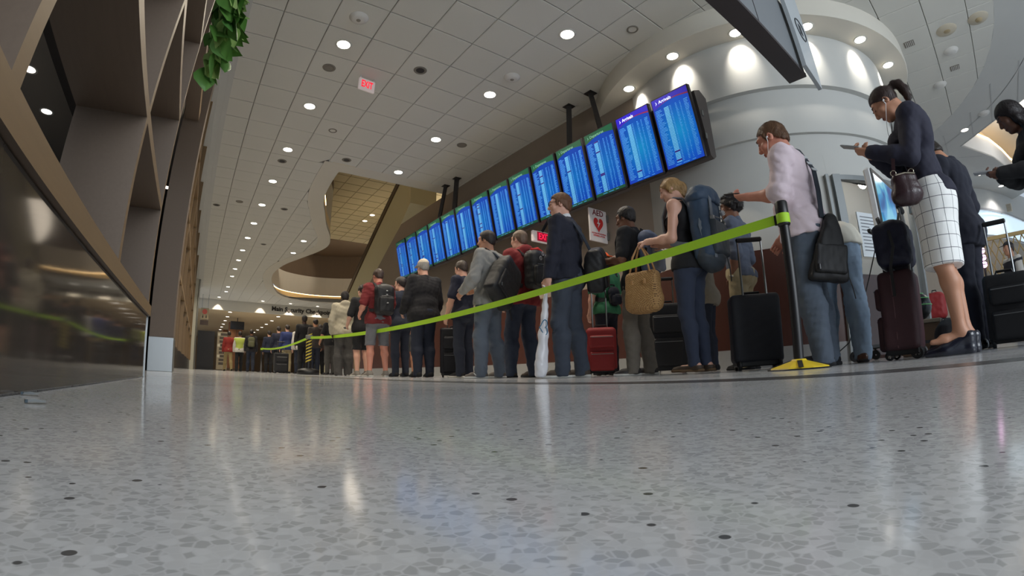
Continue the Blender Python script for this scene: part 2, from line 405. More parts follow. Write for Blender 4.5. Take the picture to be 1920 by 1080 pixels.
# escalator rising through the hole beyond the wall: sloping side wall, skirt and handrail
esc = thing('escalator', 'beige sided escalator rising through the ceiling opening behind the taupe wall', 'escalator', (5.6, 16, 0))
def slope(y): return 3.08 - .595 * (y - 18.73)
mb = MB(); mb.add([(x, y - 16, z) for x in (0, .9) for y, z in ((23.5, 0.0), (23.5, slope(23.5)), (12.6, slope(12.6)), (12.6, slope(12.6) - 1.5), (19.5, 0))],
                  [(0, 1, 2, 3, 4), (9, 8, 7, 6, 5), (0, 5, 6, 1), (1, 6, 7, 2), (2, 7, 8, 3), (3, 8, 9, 4), (4, 9, 5, 0)])
mb.build('side_panel', M('escalator_beige', (205, 196, 160), .7), esc)
mb = MB(); mb.strap([(-.02, 23.5 - 16, slope(23.5) + .07), (-.02, 12.6 - 16, slope(12.6) + .07)], .16, .05, (-1, 0, 0)); mb.build('skirt', M('bronze', (88, 72, 56), .4, .5), esc)
mb = MB(); mb.tube([(.0, 23.5 - 16, slope(23.5) + .2), (.0, 12.6 - 16, slope(12.6) + .2)], .05, 8); mb.build('handrail', M('rail_dark', (40, 34, 30), .5), esc)

# ---- the drum: stepped round column with a ring soffit
MAHOG = M('mahogany', (74, 40, 32), .4, var=.15, scale=5, stretch=(6, 6, 1))
STONE = M('base_stone', (150, 150, 150), .3, var=.05, scale=20)
def arc_wall(name, prof, mat, a0=0, a1=2 * PI, n=96, smooth=True):
    m = MB(); m.lathe(prof, n, (DRUM[0], DRUM[1], 0), a0, a1); o = struct(m.build(name, mat, None, False, fix=False))
    if smooth:
        bm = bmesh.new(); bm.from_mesh(o.data); bmesh.ops.recalc_face_normals(bm, faces=bm.faces)
        for f in bm.faces: f.smooth = True
        for e in bm.edges:
            if len(e.link_faces) == 2 and e.calc_face_angle() > .6: e.smooth = False
        bm.to_mesh(o.data); bm.free()
    return o
DOOR_A0, DOOR_A1 = math.radians(224), math.radians(262)      # doorway in the drum, angles seen from its axis
arc_wall('wall_drum_upper', [(2.255, 4.16), (2.255, 3.36), (2.17, 3.36), (2.17, 3.28), (2.21, 2.95), (2.255, 2.72), (2.255, 2.69), (2.2, 2.69), (2.2, 2.14)], PLASTER_C)
arc_wall('wall_drum_lower', [(2.2, 2.14), (2.2, 0)], PLASTER_C, DOOR_A1, DOOR_A0 + 2 * PI)
arc_wall('trim_1', [(2.2, 1.33), (2.215, 1.33), (2.215, .22), (2.2, .22)], MAHOG, DOOR_A1 + .02, DOOR_A0 + 2 * PI - .02)
arc_wall('baseboard_drum', [(2.2, .22), (2.222, .22), (2.222, 0)], STONE, DOOR_A1 + .02, DOOR_A0 + 2 * PI - .02)
arc_wall('ceiling_ring', [(2.255, 4.16), (2.66, 4.13), (2.68, 4.13), (2.695, 4.16), (2.695, CEIL + .03)], PLASTER)
# the doorway: steel frame, recess, counter and notice inside
def onring(r, a): return (DRUM[0] + r * math.cos(a), DRUM[1] + r * math.sin(a))
door = thing('door_1', None, None, (*onring(2.2, (DOOR_A0 + DOOR_A1) / 2), 0)); struct(door); dl = Vector(door.location)
def at_ring(r, a, z): p = onring(r, a); return (p[0] - dl.x, p[1] - dl.y, z - dl.z)
for a, wd in ((DOOR_A0, .022), (DOOR_A1, .022), (DOOR_A0 - .055, .008)):
    m = MB(); m.add([at_ring(r, a + s * wd, z) for z in (0, 2.14) for r, s in ((2.14, -1), (2.26, -1), (2.26, 1), (2.14, 1))], [(0, 1, 2, 3), (4, 5, 6, 7), (0, 1, 5, 4), (1, 2, 6, 5), (2, 3, 7, 6), (3, 0, 4, 7)])
    m.build('door_frame', M('door_steel', (128, 132, 133), .45, .3), door)
m = MB(); m.lathe([(2.14, 2.08), (2.24, 2.08), (2.24, 2.14), (2.14, 2.14)], 12, tuple(Vector((DRUM[0], DRUM[1], 0)) - dl), DOOR_A0, DOOR_A1); m.build('door_head', M('door_steel'), door)
m = MB(); mid = (DOOR_A0 + DOOR_A1) / 2; dv = Vector((math.cos(mid), math.sin(mid), 0)); sv = Vector((-dv.y, dv.x, 0))
def rec(r, s, z): return tuple(Vector((DRUM[0], DRUM[1], z)) + dv * r + sv * s - dl)
m.add([rec(2.05, -.80, 0), rec(2.05, -.80, 2.4), rec(.9, -.80, 2.4), rec(.9, -.80, 0), rec(.9, .75, 0), rec(.9, .75, 2.4), rec(2.05, .75, 2.4), rec(2.05, .75, 0)], [(0, 1, 2, 3), (3, 2, 5, 4), (4, 5, 6, 7), (1, 6, 5, 2)])
m.build('recess', PLASTER_C, door)
m = MB(); m.add([rec(r, s, z) for r in (1.75, 1.0) for s in (-.72, .7) for z in (.0, 1.0)], [(0, 1, 3, 2), (4, 5, 7, 6), (1, 5, 7, 3), (0, 4, 5, 1), (2, 6, 7, 3)]); m.build('counter', MAHOG, door)
m = MB(); m.add([rec(2.12, s, z) for s in (-.69, .69) for z in (.04, 2.06)], [(0, 1, 3, 2)]); m.build('pane', M('door_glass', (235, 240, 240), .02, trans=1.0, spec=.4), door)
nt_ = MB(); nt_.add([rec(r, s, z) for r in (2.16, 2.175) for s in (-.55, -.20) for z in (1.15, 1.68)], [(0, 1, 3, 2), (4, 5, 7, 6), (0, 1, 5, 4), (2, 3, 7, 6), (0, 2, 6, 4), (1, 3, 7, 5)])
nt_.build('notice', M('notice_paper', (214, 220, 224), .5), door)
m = MB()
for k in range(11):
    z = 1.62 - k * .04; L_ = .27 if k % 4 != 3 else .15
    m.add([rec(2.1775, s, q) for s in (-.51, -.51 + L_) for q in (z, z + .012)], [(0, 1, 3, 2)])
m.build('notice_text', M('notice_ink', (120, 124, 130), .7), door)
# near-side ceiling band beyond the big groove, and the far daylight side
mb = MB(); mb.lathe([(ARC[2] + .0, CEIL), (ARC[2] + .75, CEIL), (ARC[2] + .75, CEIL + .04), (ARC[2], CEIL + .04)], 64, (ARC[0], ARC[1], 0), math.radians(215), math.radians(335)); struct(mb.build('ceiling_band', PLASTER_C))
a2 = [(ARC[0] + (ARC[2] + .74) * math.cos(math.radians(a)), ARC[1] + (ARC[2] + .74) * math.sin(math.radians(a))) for a in range(262, 346, 4)]
EDGE2 = [(12.35, -.45), (13.0, -.8), (13.75, -1.2), (14.8, -1.55), (15.8, -1.82), (17.6, -2.5)]
mb = MB(); mb.prism(a2 + [(16.0, 3.0), (18.6, -1.8), (17.6, -2.5)] + EDGE2[::-1][1:] + [(11.36, -1.28), (8.6, -3.9)], CEIL, CEIL + .04); struct(mb.build('ceiling_outer', PLASTER_C))
mb = MB()
for (xa, ya), (xb, yb) in (((9.05, -1.75), (10.9, -1.75)), ((9.6, -1.2), (11.4, -1.2)), ((10.6, -.75), (11.9, -.75)), ((11.4, -.1), (12.6, -.1)), ((11.33, -1.25), (12.33, -.42)), ((12.6, .5), (13.4, -.9))):
    mb.strap([(xa, ya, CEIL - .002), (xb, yb, CEIL - .002)], .022, .006, (0, 0, 1))
struct(mb.build('ceiling_joint', M('joint_grey', (176, 176, 174), .9)))
slot = MB(); slot.add([(x, y, z) for z in (CEIL, CEIL + .5) for x, y in EDGE2], [(i, i + 1, 7 + i, 6 + i) for i in range(5)]); slot_o = struct(slot.build('ceiling_slot', PLASTER_C, None, False, False))
m = MB(); m.add([(x + dx, y - dy, z) for z, dx, dy in ((CEIL + .5, 0, 0), (CEIL + .5, .12, -.3), (CEIL + .95, .1, -.25)) for x, y in EDGE2], [(i, i + 1, 7 + i, 6 + i) for i in range(5)] + [(6 + i, 7 + i, 13 + i, 12 + i) for i in range(5)]); struct(m.build('cove_band', COVE, slot_o, False, False))
m = MB(); m.strap([(x - .01, y - .01, CEIL + .5) for x, y in EDGE2], .03, .03, (0, 0, 1)); struct(m.build('cove_light', GLOW, slot_o))
m = MB(); m.box((8, -7, CEIL + .95), (19, 0.2, CEIL + 1.0)); struct(m.build('ceiling_vault', PLASTER, slot_o))
# curved back wall with the lit clerestory, vents, and the lower wall
BW = smooth_line([(13.2, 4.0), (14.9, 1.2), (16.0, -.5), (17.3, -1.35), (18.6, -1.9), (19.7, -2.35), (22, -3.4), (25, -5)], 6)
def band(name, z0, z1, mat, off=0.0, parent=None, pts=BW):
    m = MB(); n = len(pts); m.add([(x + off, y, z) for z in (z0, z1) for x, y in pts], [(i, i + 1, n + i + 1, n + i) for i in range(n - 1)]); return struct(m.build(name, mat, parent, False, False))
bw = band('wall_back', 3.82, CEIL + .3, PLASTER_C)
band('trim_2', 3.76, 3.82, M('trim_grey', (150, 152, 154), .5), -.06); band('trim_3', 2.96, 3.03, M('trim_grey'), -.06)
win = band('window_1', 3.02, 3.78, emitter('daylight_pane', (205, 226, 238), 0.75), .12)
band('wall_back_lower', 0, 2.97, M('warm_grey_wall', (150, 142, 130), .8, var=.05, scale=3), .02)
m = MB()
for k, (x, y) in enumerate(BW[8:40:3]):
    m.box((x - .02, y - .03, 3.02), (x + .1, y + .03, 3.78))
for x, y in ((17.75, -1.52), (19.6, -2.32)):
    v = thing('air_vent', None, None, (x - .03, y, 3.99)); struct(v); mm = MB(); mm.box((-.02, -.19, -.13), (.02, .19, .13)); mm.build('vent_frame', M('vent_grey', (196, 192, 180), .6), v)
    mm = MB()
    for q in range(6): mm.box((-.03, -.16, -.105 + q * .038), (-.02, .16, -.085 + q * .038))
    mm.build('slat', M('vent_slat', (140, 132, 116), .6), v)
# lattice screen with its crossed battens, and the pinkish lamps beside it
lat = thing('lattice_screen', 'tall screen of crossed golden battens below the bright clerestory window', 'screen', (15.6, -1.0, 0))
mb = MB()
for k in range(16):
    for s in (-1, 1): mb.tube([(0, -1.6 + k * .2 , .3), (0, -1.6 + k * .2 + s * 1.0, 2.75)], .018, 5)
tag(mb.build('batten', M('gold_wood', (150, 132, 86), .6), lat), kind='stuff')
mb = MB(); mb.box((-.04, -2.6, .2), (.04, 2.4, .3)); mb.box((-.04, -2.6, 2.75), (.04, 2.4, 2.85)); mb.build('frame', M('gold_wood'), lat)
for k, z in enumerate((2.46, 2.27, 2.08)):
    l = thing('wall_lamp', ['top', 'middle', 'lowest'][k] + ' of three round pinkish lamps on a pole beside the batten screen', 'lamp', (15.2, -.42, z)); mm = MB(); mm.lathe([(0, -.085), (.05, -.07), (.08, -.03), (.085, 0), (.08, .03), (.05, .07), (0, .085)], 16); mm.build('globe', emitter('pink_lamp', (255, 200, 245), 3.0), l, True)
    mm = MB(); mm.lathe([(.09, -.01), (.1, 0), (.09, .01)], 16); mm.build('collar', DARKM, l)
lp = thing('lamp_pole', 'slim dark pole carrying three pinkish lamps beside the batten screen', 'pole', (15.3, -.42, 0)); mm = MB(); mm.tube([(0, 0, 0), (0, 0, 2.6)], .03); mm.build('shaft', DARKM, lp); mm = MB(); mm.lathe([(0, 0), (.15, 0), (.15, .02), (.04, .05)], 16); mm.build('foot', DARKM, lp)

o = thing('recess_light', 'round recessed light inside the doorway of the drum', 'light', tuple(Vector(rec(1.9, .1, 2.39)) + dl)); m = MB(); m.lathe([(0, -.004), (.08, -.004)], 20); m.build('lens', emitter('recess_glow', (255, 248, 236), 2.5), o); m = MB(); m.lathe([(.08, -.002), (.095, -.012), (.105, 0)], 20); m.build('trim_ring', M('trim_white', (200, 198, 190), .5), o, True)
l_ = bpy.data.lights.new('recess_lamp', 'POINT'); l_.energy = 14; l_.color = (1, .93, .84); l_.shadow_soft_size = .08; lo_ = bpy.data.objects.new('recess_lamp', l_); COL.objects.link(lo_); lo_.location = Vector(rec(1.7, .0, 2.2)) + dl
m = MB(); m.add([rec(r, s, 2.4) for r in (2.02, .9) for s in (-.8, .75)], [(0, 1, 3, 2)]); m.build('recess_ceiling', PLASTER_C, door)
# ---- left storefront: granite plinth, rail, wood lattice, pillar, cornice, shop interior
mb = MB(); mb.bbox((-.50, -2.0, 0), (-.25, 2.38, .272), .004); plinth = struct(mb.build('wall_left', GRANITE))
mb = MB(); mb.box((-.252, 2.38, 0), (-.246, 2.392, .30)); mb.box((-.50, 2.38, 0), (-.25, 2.388, .30)); struct(mb.build('trim_edge', METAL, plinth))
lattice = thing('shelf_lattice', 'open lattice of brown wooden shelves and dividers above the dark granite plinth', 'shelving', (-.36, 0, 0))
def wood_panel(name, lo, hi):
    m = MB(); m.box(lo, hi); o = m.build(name, [WOOD, WOODEDGE], lattice)
    for p in o.data.polygons: p.material_index = 1 if p.normal.x > .9 else 0
    return o
XF, XB = .11, -.11                                   # front and back of the lattice, relative to the thing
wood_panel('rail', (XB, -2.0, .272), (XF + .012, 2.40, .318))
SH = [.78, 1.25, 1.72, 2.19, 2.66, 3.13, 3.60]
for z in SH: wood_panel('shelf', (XB, -2.0, z - .018), (XF, 2.40, z + .018))
for k, z0 in enumerate([.318] + [z + .018 for z in SH]):
    z1 = ([z - .018 for z in SH] + [4.06])[k]
    for y in (-1.33, -.40, .53, 1.46, 2.385): wood_panel('divider', (XB, y - .019, z0), (XF, y + .019, z1))
wood_panel('rail', (XB, -2.0, 4.06), (XF, 2.40, 4.10))
# pillar with metal shoe
pillar = thing('wood_pillar', 'brown timber pillar with a brushed metal shoe at the shop entrance', 'pillar', (-.42, 5.72, 0))
mb = MB(); mb.box((-.13, -.16, .36), (.13, .16, 4.33)); mb.build('post', WOOD, pillar)
mb = MB(); mb.bbox((-.136, -.166, 0), (.136, .166, .36), .004); mb.build('metal_shoe', METAL, pillar)
# second lattice bay past the entrance
lat2 = thing('glass_shopfront', 'dark glazed shopfront bay with slanting timber rails past the brown pillar', 'shopfront', (-.40, 6, 0))
mb = MB(); mb.box((-.02, 0, .35), (.0, 14, 4.3)); mb.build('pane', M('dark_glass', (24, 24, 26), .08, spec=.6), lat2)
mb = MB(); mb.box((-.1, 0, 0), (.03, 13.4, .35)); mb.build('plinth', GRANITE, lat2)
for y in (1.6, 3.4, 5.4, 7.6, 10, 13.3):
    mb = MB(); mb.box((-.03, y, .35), (.06, y + .06, 4.3)); mb.build('mullion', WOODEDGE, lat2)
for z in (1.25, 2.2, 3.2):
    mb = MB(); mb.box((-.02, 0, z), (.06, 13.4, z + .05)); mb.build('transom', WOODEDGE, lat2)
# cornice under the ceiling and the end column
mb = MB(); mb.box((-.60, -4, 4.30), (-.285, 27.5, CEIL + .04)); mb.box((-.285, -4, 4.36), (-.17, 27.5, CEIL + .04)); mb.box((-.17, -4, 4.395), (-.085, 27.5, CEIL + .04)); struct(mb.build('trim_cornice', PLASTER_C))
mb = MB(); mb.box((-.62, 24.5, 0), (-.28, 27.5, 4.4)); mb.box((-.75, 20, 0), (-.56, 24.5, 4.4)); struct(mb.build('wall_left_end', M('column_grey', (186, 184, 172), .7)))
mb = MB(); mb.tube([(-.24, 24.6, 0), (-.24, 24.6, 4.3)], .05); struct(mb.build('trim_post', METAL))
# shop interior
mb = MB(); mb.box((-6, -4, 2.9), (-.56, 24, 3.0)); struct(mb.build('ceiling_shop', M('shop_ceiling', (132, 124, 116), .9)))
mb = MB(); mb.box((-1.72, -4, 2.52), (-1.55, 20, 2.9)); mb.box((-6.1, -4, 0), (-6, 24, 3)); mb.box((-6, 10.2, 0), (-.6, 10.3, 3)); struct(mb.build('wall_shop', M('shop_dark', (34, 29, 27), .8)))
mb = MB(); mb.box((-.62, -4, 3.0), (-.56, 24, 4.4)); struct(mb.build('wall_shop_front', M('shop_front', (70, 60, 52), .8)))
for k, (x, y) in enumerate(((-2.3, 5.1), (-2.32, 6.05), (-.83, 8.15))):
    l = thing('shop_downlight', ['round recessed shop light seen through the lattice, nearest the shelves', 'half lit recessed shop light seen through the lattice behind a brighter one', 'small recessed shop light above the entrance beside the brown pillar'][k], 'light', (x, y, 2.9))
    mb = MB(); mb.lathe([(.07, 0), (.085, -.008), (.095, -.004), (.095, .005)], 24); mb.build('trim_ring', M('ring_white', (190, 188, 182), .5), l, True)
    mb = MB(); mb.lathe([(0, -.001), (.07, -.001)], 24); mb.build('lens', emitter('shop_glow', (255, 244, 232), 4.0), l)
for k, (y, z, wd) in enumerate(((6.9, 1.5, 1.1), (8.2, 1.3, 1.0))):
    s = thing('shop_cabinet', ['dark cabinet with pale drawers inside the shop entrance', 'dark tall cabinet deeper inside the shop entrance'][k], 'cabinet', (-1.2 - k * .9, y, 0))
    mb = MB(); mb.bbox((-.5, -.3, 0), (.5, .3, z), .01); mb.build('body', M('cab_dark', (30, 26, 26), .6), s)
    for q in range(3):
        mb = MB(); mb.bbox((-.46, -.315, .2 + q * .4), (.46, -.3, .5 + q * .4), .006); d = mb.build('drawer', M('cab_dark2', (46, 40, 38), .5), s)
        mb = MB(); mb.box((-.1, -.33, .33 + q * .4), (.1, -.315, .37 + q * .4)); mb.build('handle', METAL, d)
# pothos hanging from the cornice ledge
def leaf(s):
    vs = []; 
    prof = [(0, 0), (.28, .12), (.46, .32), (.44, .55), (.25, .8), (0, 1.08)]
    for x, y in prof: vs.append((-x * s, y * s, -abs(x) * .35 * s - y * y * .18 * s))
    for x, y in prof: vs.append((x * s, y * s, -abs(x) * .35 * s - y * y * .18 * s))
    mid = [(0, y * s, -y * y * .18 * s + .02 * s) for x, y in prof]
    vs += mid
    f = []
    for i in range(5): f += [(i, 12 + i, 13 + i, i + 1), (12 + i, 6 + i, 7 + i, 13 + i)]
    return vs, f
LEAFM = [M('leaf_green', (116, 166, 78), .4, var=.25, scale=12, col2=(74, 124, 54)), M('leaf_pale', (176, 196, 118), .4, var=.2, scale=14, col2=(118, 166, 84)), M('leaf_dark', (84, 136, 66), .4, var=.2, scale=10)]
LEAVES = []
for q, s in enumerate((.20, .16, .12)):
    v, f = leaf(s); me = bpy.data.meshes.new('leaf'); me.from_pydata(v, [], f); me.polygons.foreach_set('use_smooth', [True] * len(f)); me.materials.append(LEAFM[q % 3]); LEAVES.append(me)
def pothos(loc, n, spread, drop, label, scale=1.0, seed=3):
    r = random.Random(seed); p = thing('hanging_pothos', label, 'plant', loc)
    m = MB(); m.bbox((-.14 * scale, -spread, -.02), (.14 * scale, spread, .18), .02); m.build('trough', M('trough_blue', (46, 56, 76), .5), p)
    vm = MB(); spots = []
    for k in range(14):
        y = r.uniform(-spread, spread); x = .06 * scale; ln = drop * r.uniform(.55, 1.0); pts = [(x, y, .15)]
        for q in range(1, 7):
            t = q / 6; pts.append((x + (.06 + .09 * r.random()) * scale * min(1, t * 2.2), y + r.uniform(-.05, .05), .15 + .05 * (1 - t) - ln * t ** 1.25))
        vm.tube(pts, .004, 5); spots.append(pts)
    vm.build('vine', M('vine_green', (96, 120, 60), .5), p)
    for k in range(n):
        pts = r.choice(spots); q = r.uniform(0, 5.99); i = int(q); a = Vector(pts[i]).lerp(Vector(pts[min(i + 1, 6)]), q - i)
        o = link('leaf', LEAVES[r.choice((0, 0, 1, 1, 2, 0))], None, p, a + Vector((r.uniform(-.04, .06), r.uniform(-.06, .06), r.uniform(-.04, .04))))
        o.rotation_euler = (r.uniform(-1.4, -.3), r.uniform(-.6, .6), r.uniform(-2.8, -.3)); o.scale = [r.uniform(.7, 1.15) * scale] * 3
wood_panel('header', (-.16, 2.40, 2.84), (.0, 5.5, 2.96))
wood_panel('header', (-.16, 2.40, 3.4), (.0, 5.5, 3.44))
pothos((-.41, 3.32, 2.98), 280, .42, .78, 'lush green trailing pothos spilling over the wooden lattice below the cornice', 1.0)
# ---- lamps of the hall: recessed downlights (each a thing), ring spots on the drum, small ceiling fittings
WARM = (1.0, .86, .68); COOL = (1.0, .95, .93)
def glow(k): return emitter('downlight_glow', (255, 246, 232), 9.0)
RINGM = M('trim_white', (200, 198, 190), .5); BAFF = M('baffle', (210, 206, 196), .25, .6)
mb = MB(); mb.lathe([(.088, 0), (.106, -.007), (.118, -.004), (.120, .004)], 28); DL_RING = mb.mesh('trim_ring'); DL_RING.materials.append(RINGM)
mb = MB(); mb.lathe([(0, -.0015), (.09, -.0015)], 28); DL_LENS = mb.mesh('lens'); DL_LENS.materials.append(glow(0))
for me in (DL_RING, DL_LENS): me.polygons.foreach_set('use_smooth', [True] * len(me.polygons))
def downlight(x, y, z, label, group, s=1.0, power=168, col=(1.0, .89, .72)):
    o = thing('downlight', label, 'light', (x, y, z), 0, group)
    for n, me in (('trim_ring', DL_RING), ('lens', DL_LENS)):
        c = link(n, me, None, o); c.scale = (s, s, s)
    if power: spot('downlight_lamp', (x, y, z - .03), power, 128, col, .45, (x, y, 0), .09)
    return o
def spot(name, loc, power, ang, col, blend=.35, tgt=None, size=.05):
    l = bpy.data.lights.new(name, 'SPOT'); l.energy = power; l.spot_size = math.radians(ang); l.spot_blend = blend; l.color = col; l.shadow_soft_size = size
    o = bpy.data.objects.new(name, l); COL.objects.link(o); o.location = loc
    if tgt: o.rotation_euler = (Vector(tgt) - Vector(loc)).to_track_quat('-Z', 'Y').to_euler()
    return o
ORD = ['first', 'second', 'third', 'fourth', 'fifth', 'sixth', 'seventh', 'eighth', 'ninth', 'tenth', 'eleventh', 'twelfth', 'thirteenth']
rowA = [.5, 3.5, 6.5, 9.5, 12.45, 15.4, 18.3, 21.3, 24.2, 27.2, 30.2, 35.4, 38.2]
for k, j in enumerate(rowA): downlight(X0 + 1.5 * T, Y0 + j * T, CEIL, ORD[k] + ' recessed light from the camera in the long row beside the shopfront cornice', 'downlights along the cornice')
for k, j in enumerate((-2.5, .5, 3.5, 6.4)): downlight(X0 + 5.5 * T, Y0 + j * T, CEIL, ORD[k] + ' recessed light from the camera in the row ending at the escalator opening', 'downlights in the middle row')
for k, j in enumerate((3.5, 6.4)): downlight(X0 + 8.5 * T, Y0 + j * T, CEIL, ['recessed ceiling light just above the departures screens, the nearer one', 'recessed ceiling light above the screens beside the twin black hanger posts'][k], 'downlights above the screens')
for k, j in enumerate((17.4, 20.4)): downlight(X0 + 4.5 * T, Y0 + j * T, CEIL, ['nearer of two recessed lights by the pointed plaster edge of the opening', 'farther of two recessed lights by the pointed plaster edge of the opening'][k], 'downlights by the plaster point')
for k, (x, y) in enumerate(((.95, 30.9), (3.68, 30.9), (5.49, 31.0), (7.34, 31.2))):
    downlight(x, y, CEIL, 'recessed light close to the far bulkhead, ' + ['at its shopfront end', 'just before the checkpoint sign', 'above the checkpoint sign', 'past the middle of the checkpoint sign'][k], 'downlights at the far bulkhead')
for k in range(6): downlight(1.79, 31.94 + .7 + k * 3.0, 3.755, ORD[k] + ' light from the bulkhead in the lower far hall, row nearer the shopfront', 'lower hall lights, shopfront row', 1.35, 60, WARM)
for k in range(6): downlight(5.07, 32.43 + .7 + k * 3.0, 3.755, ORD[k] + ' light from the bulkhead in the lower far hall, row above the queue', 'lower hall lights, queue row', 1.35, 60, WARM)
for k, (x, y) in enumerate(((11.43, -.58), (14.89, -.83), (16.57, -1.45))): downlight(x, y, CEIL, 'recessed light in the smooth daylight ceiling, ' + ['close to the curved groove', 'before the curved back wall', 'farthest along the curved back wall'][k], 'downlights in the daylight ceiling', .9, 60, COOL)
for k, (x, y) in enumerate(((6.02, 17.24), (6.01, 18.1))): downlight(x, y, 6.29, ['upper of two small lights in the raised yellow ceiling', 'lower of two small lights in the raised yellow ceiling'][k], 'lights in the raised ceiling', 1.0, 120)
RINGS = [158.9, 181.2, 202.7, 225.3, 247.2, 269.5, 292]
for k, a in enumerate(RINGS):
    x, y = onring(2.43, math.radians(a)); z = 4.142
    if k < 6:
        o = thing('ring_spotlight', ['first', 'second', 'third', 'fourth', 'fifth', 'sixth'][k] + ' round spotlight along the drum soffit, counted from the departures screens', 'light', (x, y, z), 0, 'spotlights in the drum soffit')
        c = link('trim_ring', DL_RING, None, o); c.scale = (.85, .85, 1); c = link('lens', DL_LENS, None, o); c.scale = (.85, .85, 1)
    tx, ty = onring(2.235, math.radians(a)); spot('ring_spot_lamp', (x, y, z - .015), 46, 68, (1.0, .93, .82), .6, (tx, ty, z - .26))
for x in (.95, 3.68, 5.6, 7.5): spot('bulkhead_spot', (x, 31.75, 4.38), 110, 75, WARM, .3, (x, 31.9, 0))
spot('upper_hall_glow', (5.2, 26.0, 7.2), 120, 60, WARM, .5, (5.0, 28.6, 6.4))
def pt(name, loc, power, col, size=.3):
    l = bpy.data.lights.new(name, 'POINT'); l.energy = power; l.color = col; l.shadow_soft_size = size
    o = bpy.data.objects.new(name, l); COL.objects.link(o); o.location = loc; return o
pt('upper_hall_fill', (8.6, 14.5, 5.2), 150, WARM, 1.0); pt('upper_hall_fill', (8.2, 23.5, 5.9), 150, WARM, 1.2)  # added fill lights, out of sight, to brighten the walls above the opening
# ceiling fittings
def fitting(name, label, loc, prof, mat, group=None, n=24):
    o = thing(name, label, 'ceiling fitting', loc, 0, group); m = MB(); m.lathe(prof, n); m.build('body', mat, o, True); return o
WHT = M('fitting_white', (205, 202, 196), .5); GRYF = M('fitting_grey', (120, 114, 104), .6); DKF = M('fitting_dark', (40, 36, 34), .6)
DET = [(0, -.045), (.07, -.045), (.1, -.03), (.115, -.008), (.125, -.004), (.125, 0)]
for k, (x, y) in enumerate(((1.24, 4.80), (3.69, 4.83))):
    o = fitting('smoke_detector', ['white round smoke detector in front of the cornice row of lights', 'white round smoke detector in front of the middle row of lights'][k], (x, y, CEIL), DET, WHT, 'smoke detectors')
    m = MB(); m.lathe([(0, -.052), (.025, -.05), (.03, -.044)], 16); m.build('sensor', GRYF, o, True)
for k, (x, y, dark, lab) in enumerate(((2.446, 5.435, 1, 'dark round ceiling opening between the EXIT sign and a smoke detector'), (1.226, 6.035, 0, 'greyish round ceiling disc beside the hanging EXIT sign'), (4.218, 7.173, 0, 'greyish round ceiling disc between two bright lights above the screens'),
        (2.479, 8.981, 1, 'dark round ceiling opening just before the escalator opening'), (1.243, 9.677, 1, 'small dark ceiling disc past the third cornice light'), (1.87, 12.76, 1, 'small dark ceiling disc beside the curved plaster border'), (1.862, 16.84, 1, 'small dark ceiling disc far down the cornice row'), (.053, 13.28, 1, 'small dark ceiling disc against the cornice'), (.637, 12.72, 0, 'greyish ceiling disc near the cornice'))):
    o = fitting('ceiling_disc', lab, (x, y, CEIL), [(0, -.004), (.07, -.004), (.075, -.010), (.095, -.008), (.10, 0)], GRYF if not dark else GRYF, 'ceiling discs')
    m = MB(); m.lathe([(0, -.006), (.062, -.006)], 20); m.build('grille', DKF if dark else GRYF, o)
for k, (x, y) in enumerate(((1.852, 7.892), (4.281, 2.95))): fitting('sprinkler_cover', ['thin round sprinkler cover between two cornice lights and the opening', 'thin round sprinkler cover near the drum soffit'][k], (x, y, CEIL), [(.055, -.002), (.06, -.008), (.075, -.008), (.08, 0)], GRYF, 'sprinkler covers')
for k, (x, y) in enumerate(((7.36, -.63), (7.35, -1.13))):
    o = fitting('ceiling_speaker', ['beige round ceiling speaker nearer the drum', 'beige round ceiling camera dome nearer the curved groove'][k], (x, y, CEIL), [(0, -.02), (.08, -.03), (.11, -.012), (.16, -.008), (.165, 0)], M('speaker_beige', (188, 178, 158), .6), 'ceiling speakers')
    m = MB(); m.lathe([(0, -.06 if k else -.034), (.05, -.05 if k else -.032), (.06, -.02)], 16); m.build('dome', M('speaker_tan', (160, 142, 108), .5), o, True)
for k, (x, y) in enumerate(((7.99, -.62), (9.0, -.3), (10.82, -1.03))): fitting('smoke_detector', ['white round detector with a small dot in the daylight ceiling', 'pale detector disc behind the ponytail of the woman in the blazer', 'pale round disc on the smooth ceiling band above the dark haired woman'][k], (x, y, CEIL), DET, WHT, 'detectors in the daylight ceiling')
for k, (x, y) in enumerate(((7.36, -.03), (8.575, -.62))):
    o = thing('ceiling_vent', ['small square grey grille in the daylight ceiling near the drum', 'small oblong grey grille in the daylight ceiling'][k], 'vent', (x, y, CEIL)); m = MB(); m.box((-.08, -.08, -.006), (.08, .08, 0)); m.build('vent_frame', GRYF, o)
    m = MB()
    for q in range(5): m.box((-.07, -.065 + q * .028, -.012), (.07, -.053 + q * .028, -.006))
    m.build('slat', WHT, o)
# hanging EXIT sign
ex = thing('exit_sign', 'white EXIT sign with red letters hanging from the tiled ceiling', 'sign', (1.83, 6.01, CEIL - .14), .12)
m = MB(); m.bbox((-.135, -.02, -.105), (.135, .02, .10), .008); m.build('body', M('exit_white', (214, 200, 196), .5, emit=.22), ex)
for sx in (-.11, .11): m = MB(); m.tube([(sx, 0, .09), (sx, 0, .14)], .012); m.build('hanger', WHT, ex)
me = text_mesh('EXIT', .094, .003, 'CENTER', .0015); t = link('lettering', me, emitter('exit_red', (240, 24, 52), .95), ex); t.rotation_euler = (PI / 2, 0, 0); t.location = (0, -.023, -.005); t.scale = (1, 1.75, 1)

pt('slot_fill', (13.4, -2.2, CEIL + .45), 40, COOL, .3); pt('slot_fill', (11.2, -2.6, CEIL + .45), 40, COOL, .3)  # fill lights without a fitting, added to brighten the vault above the slot
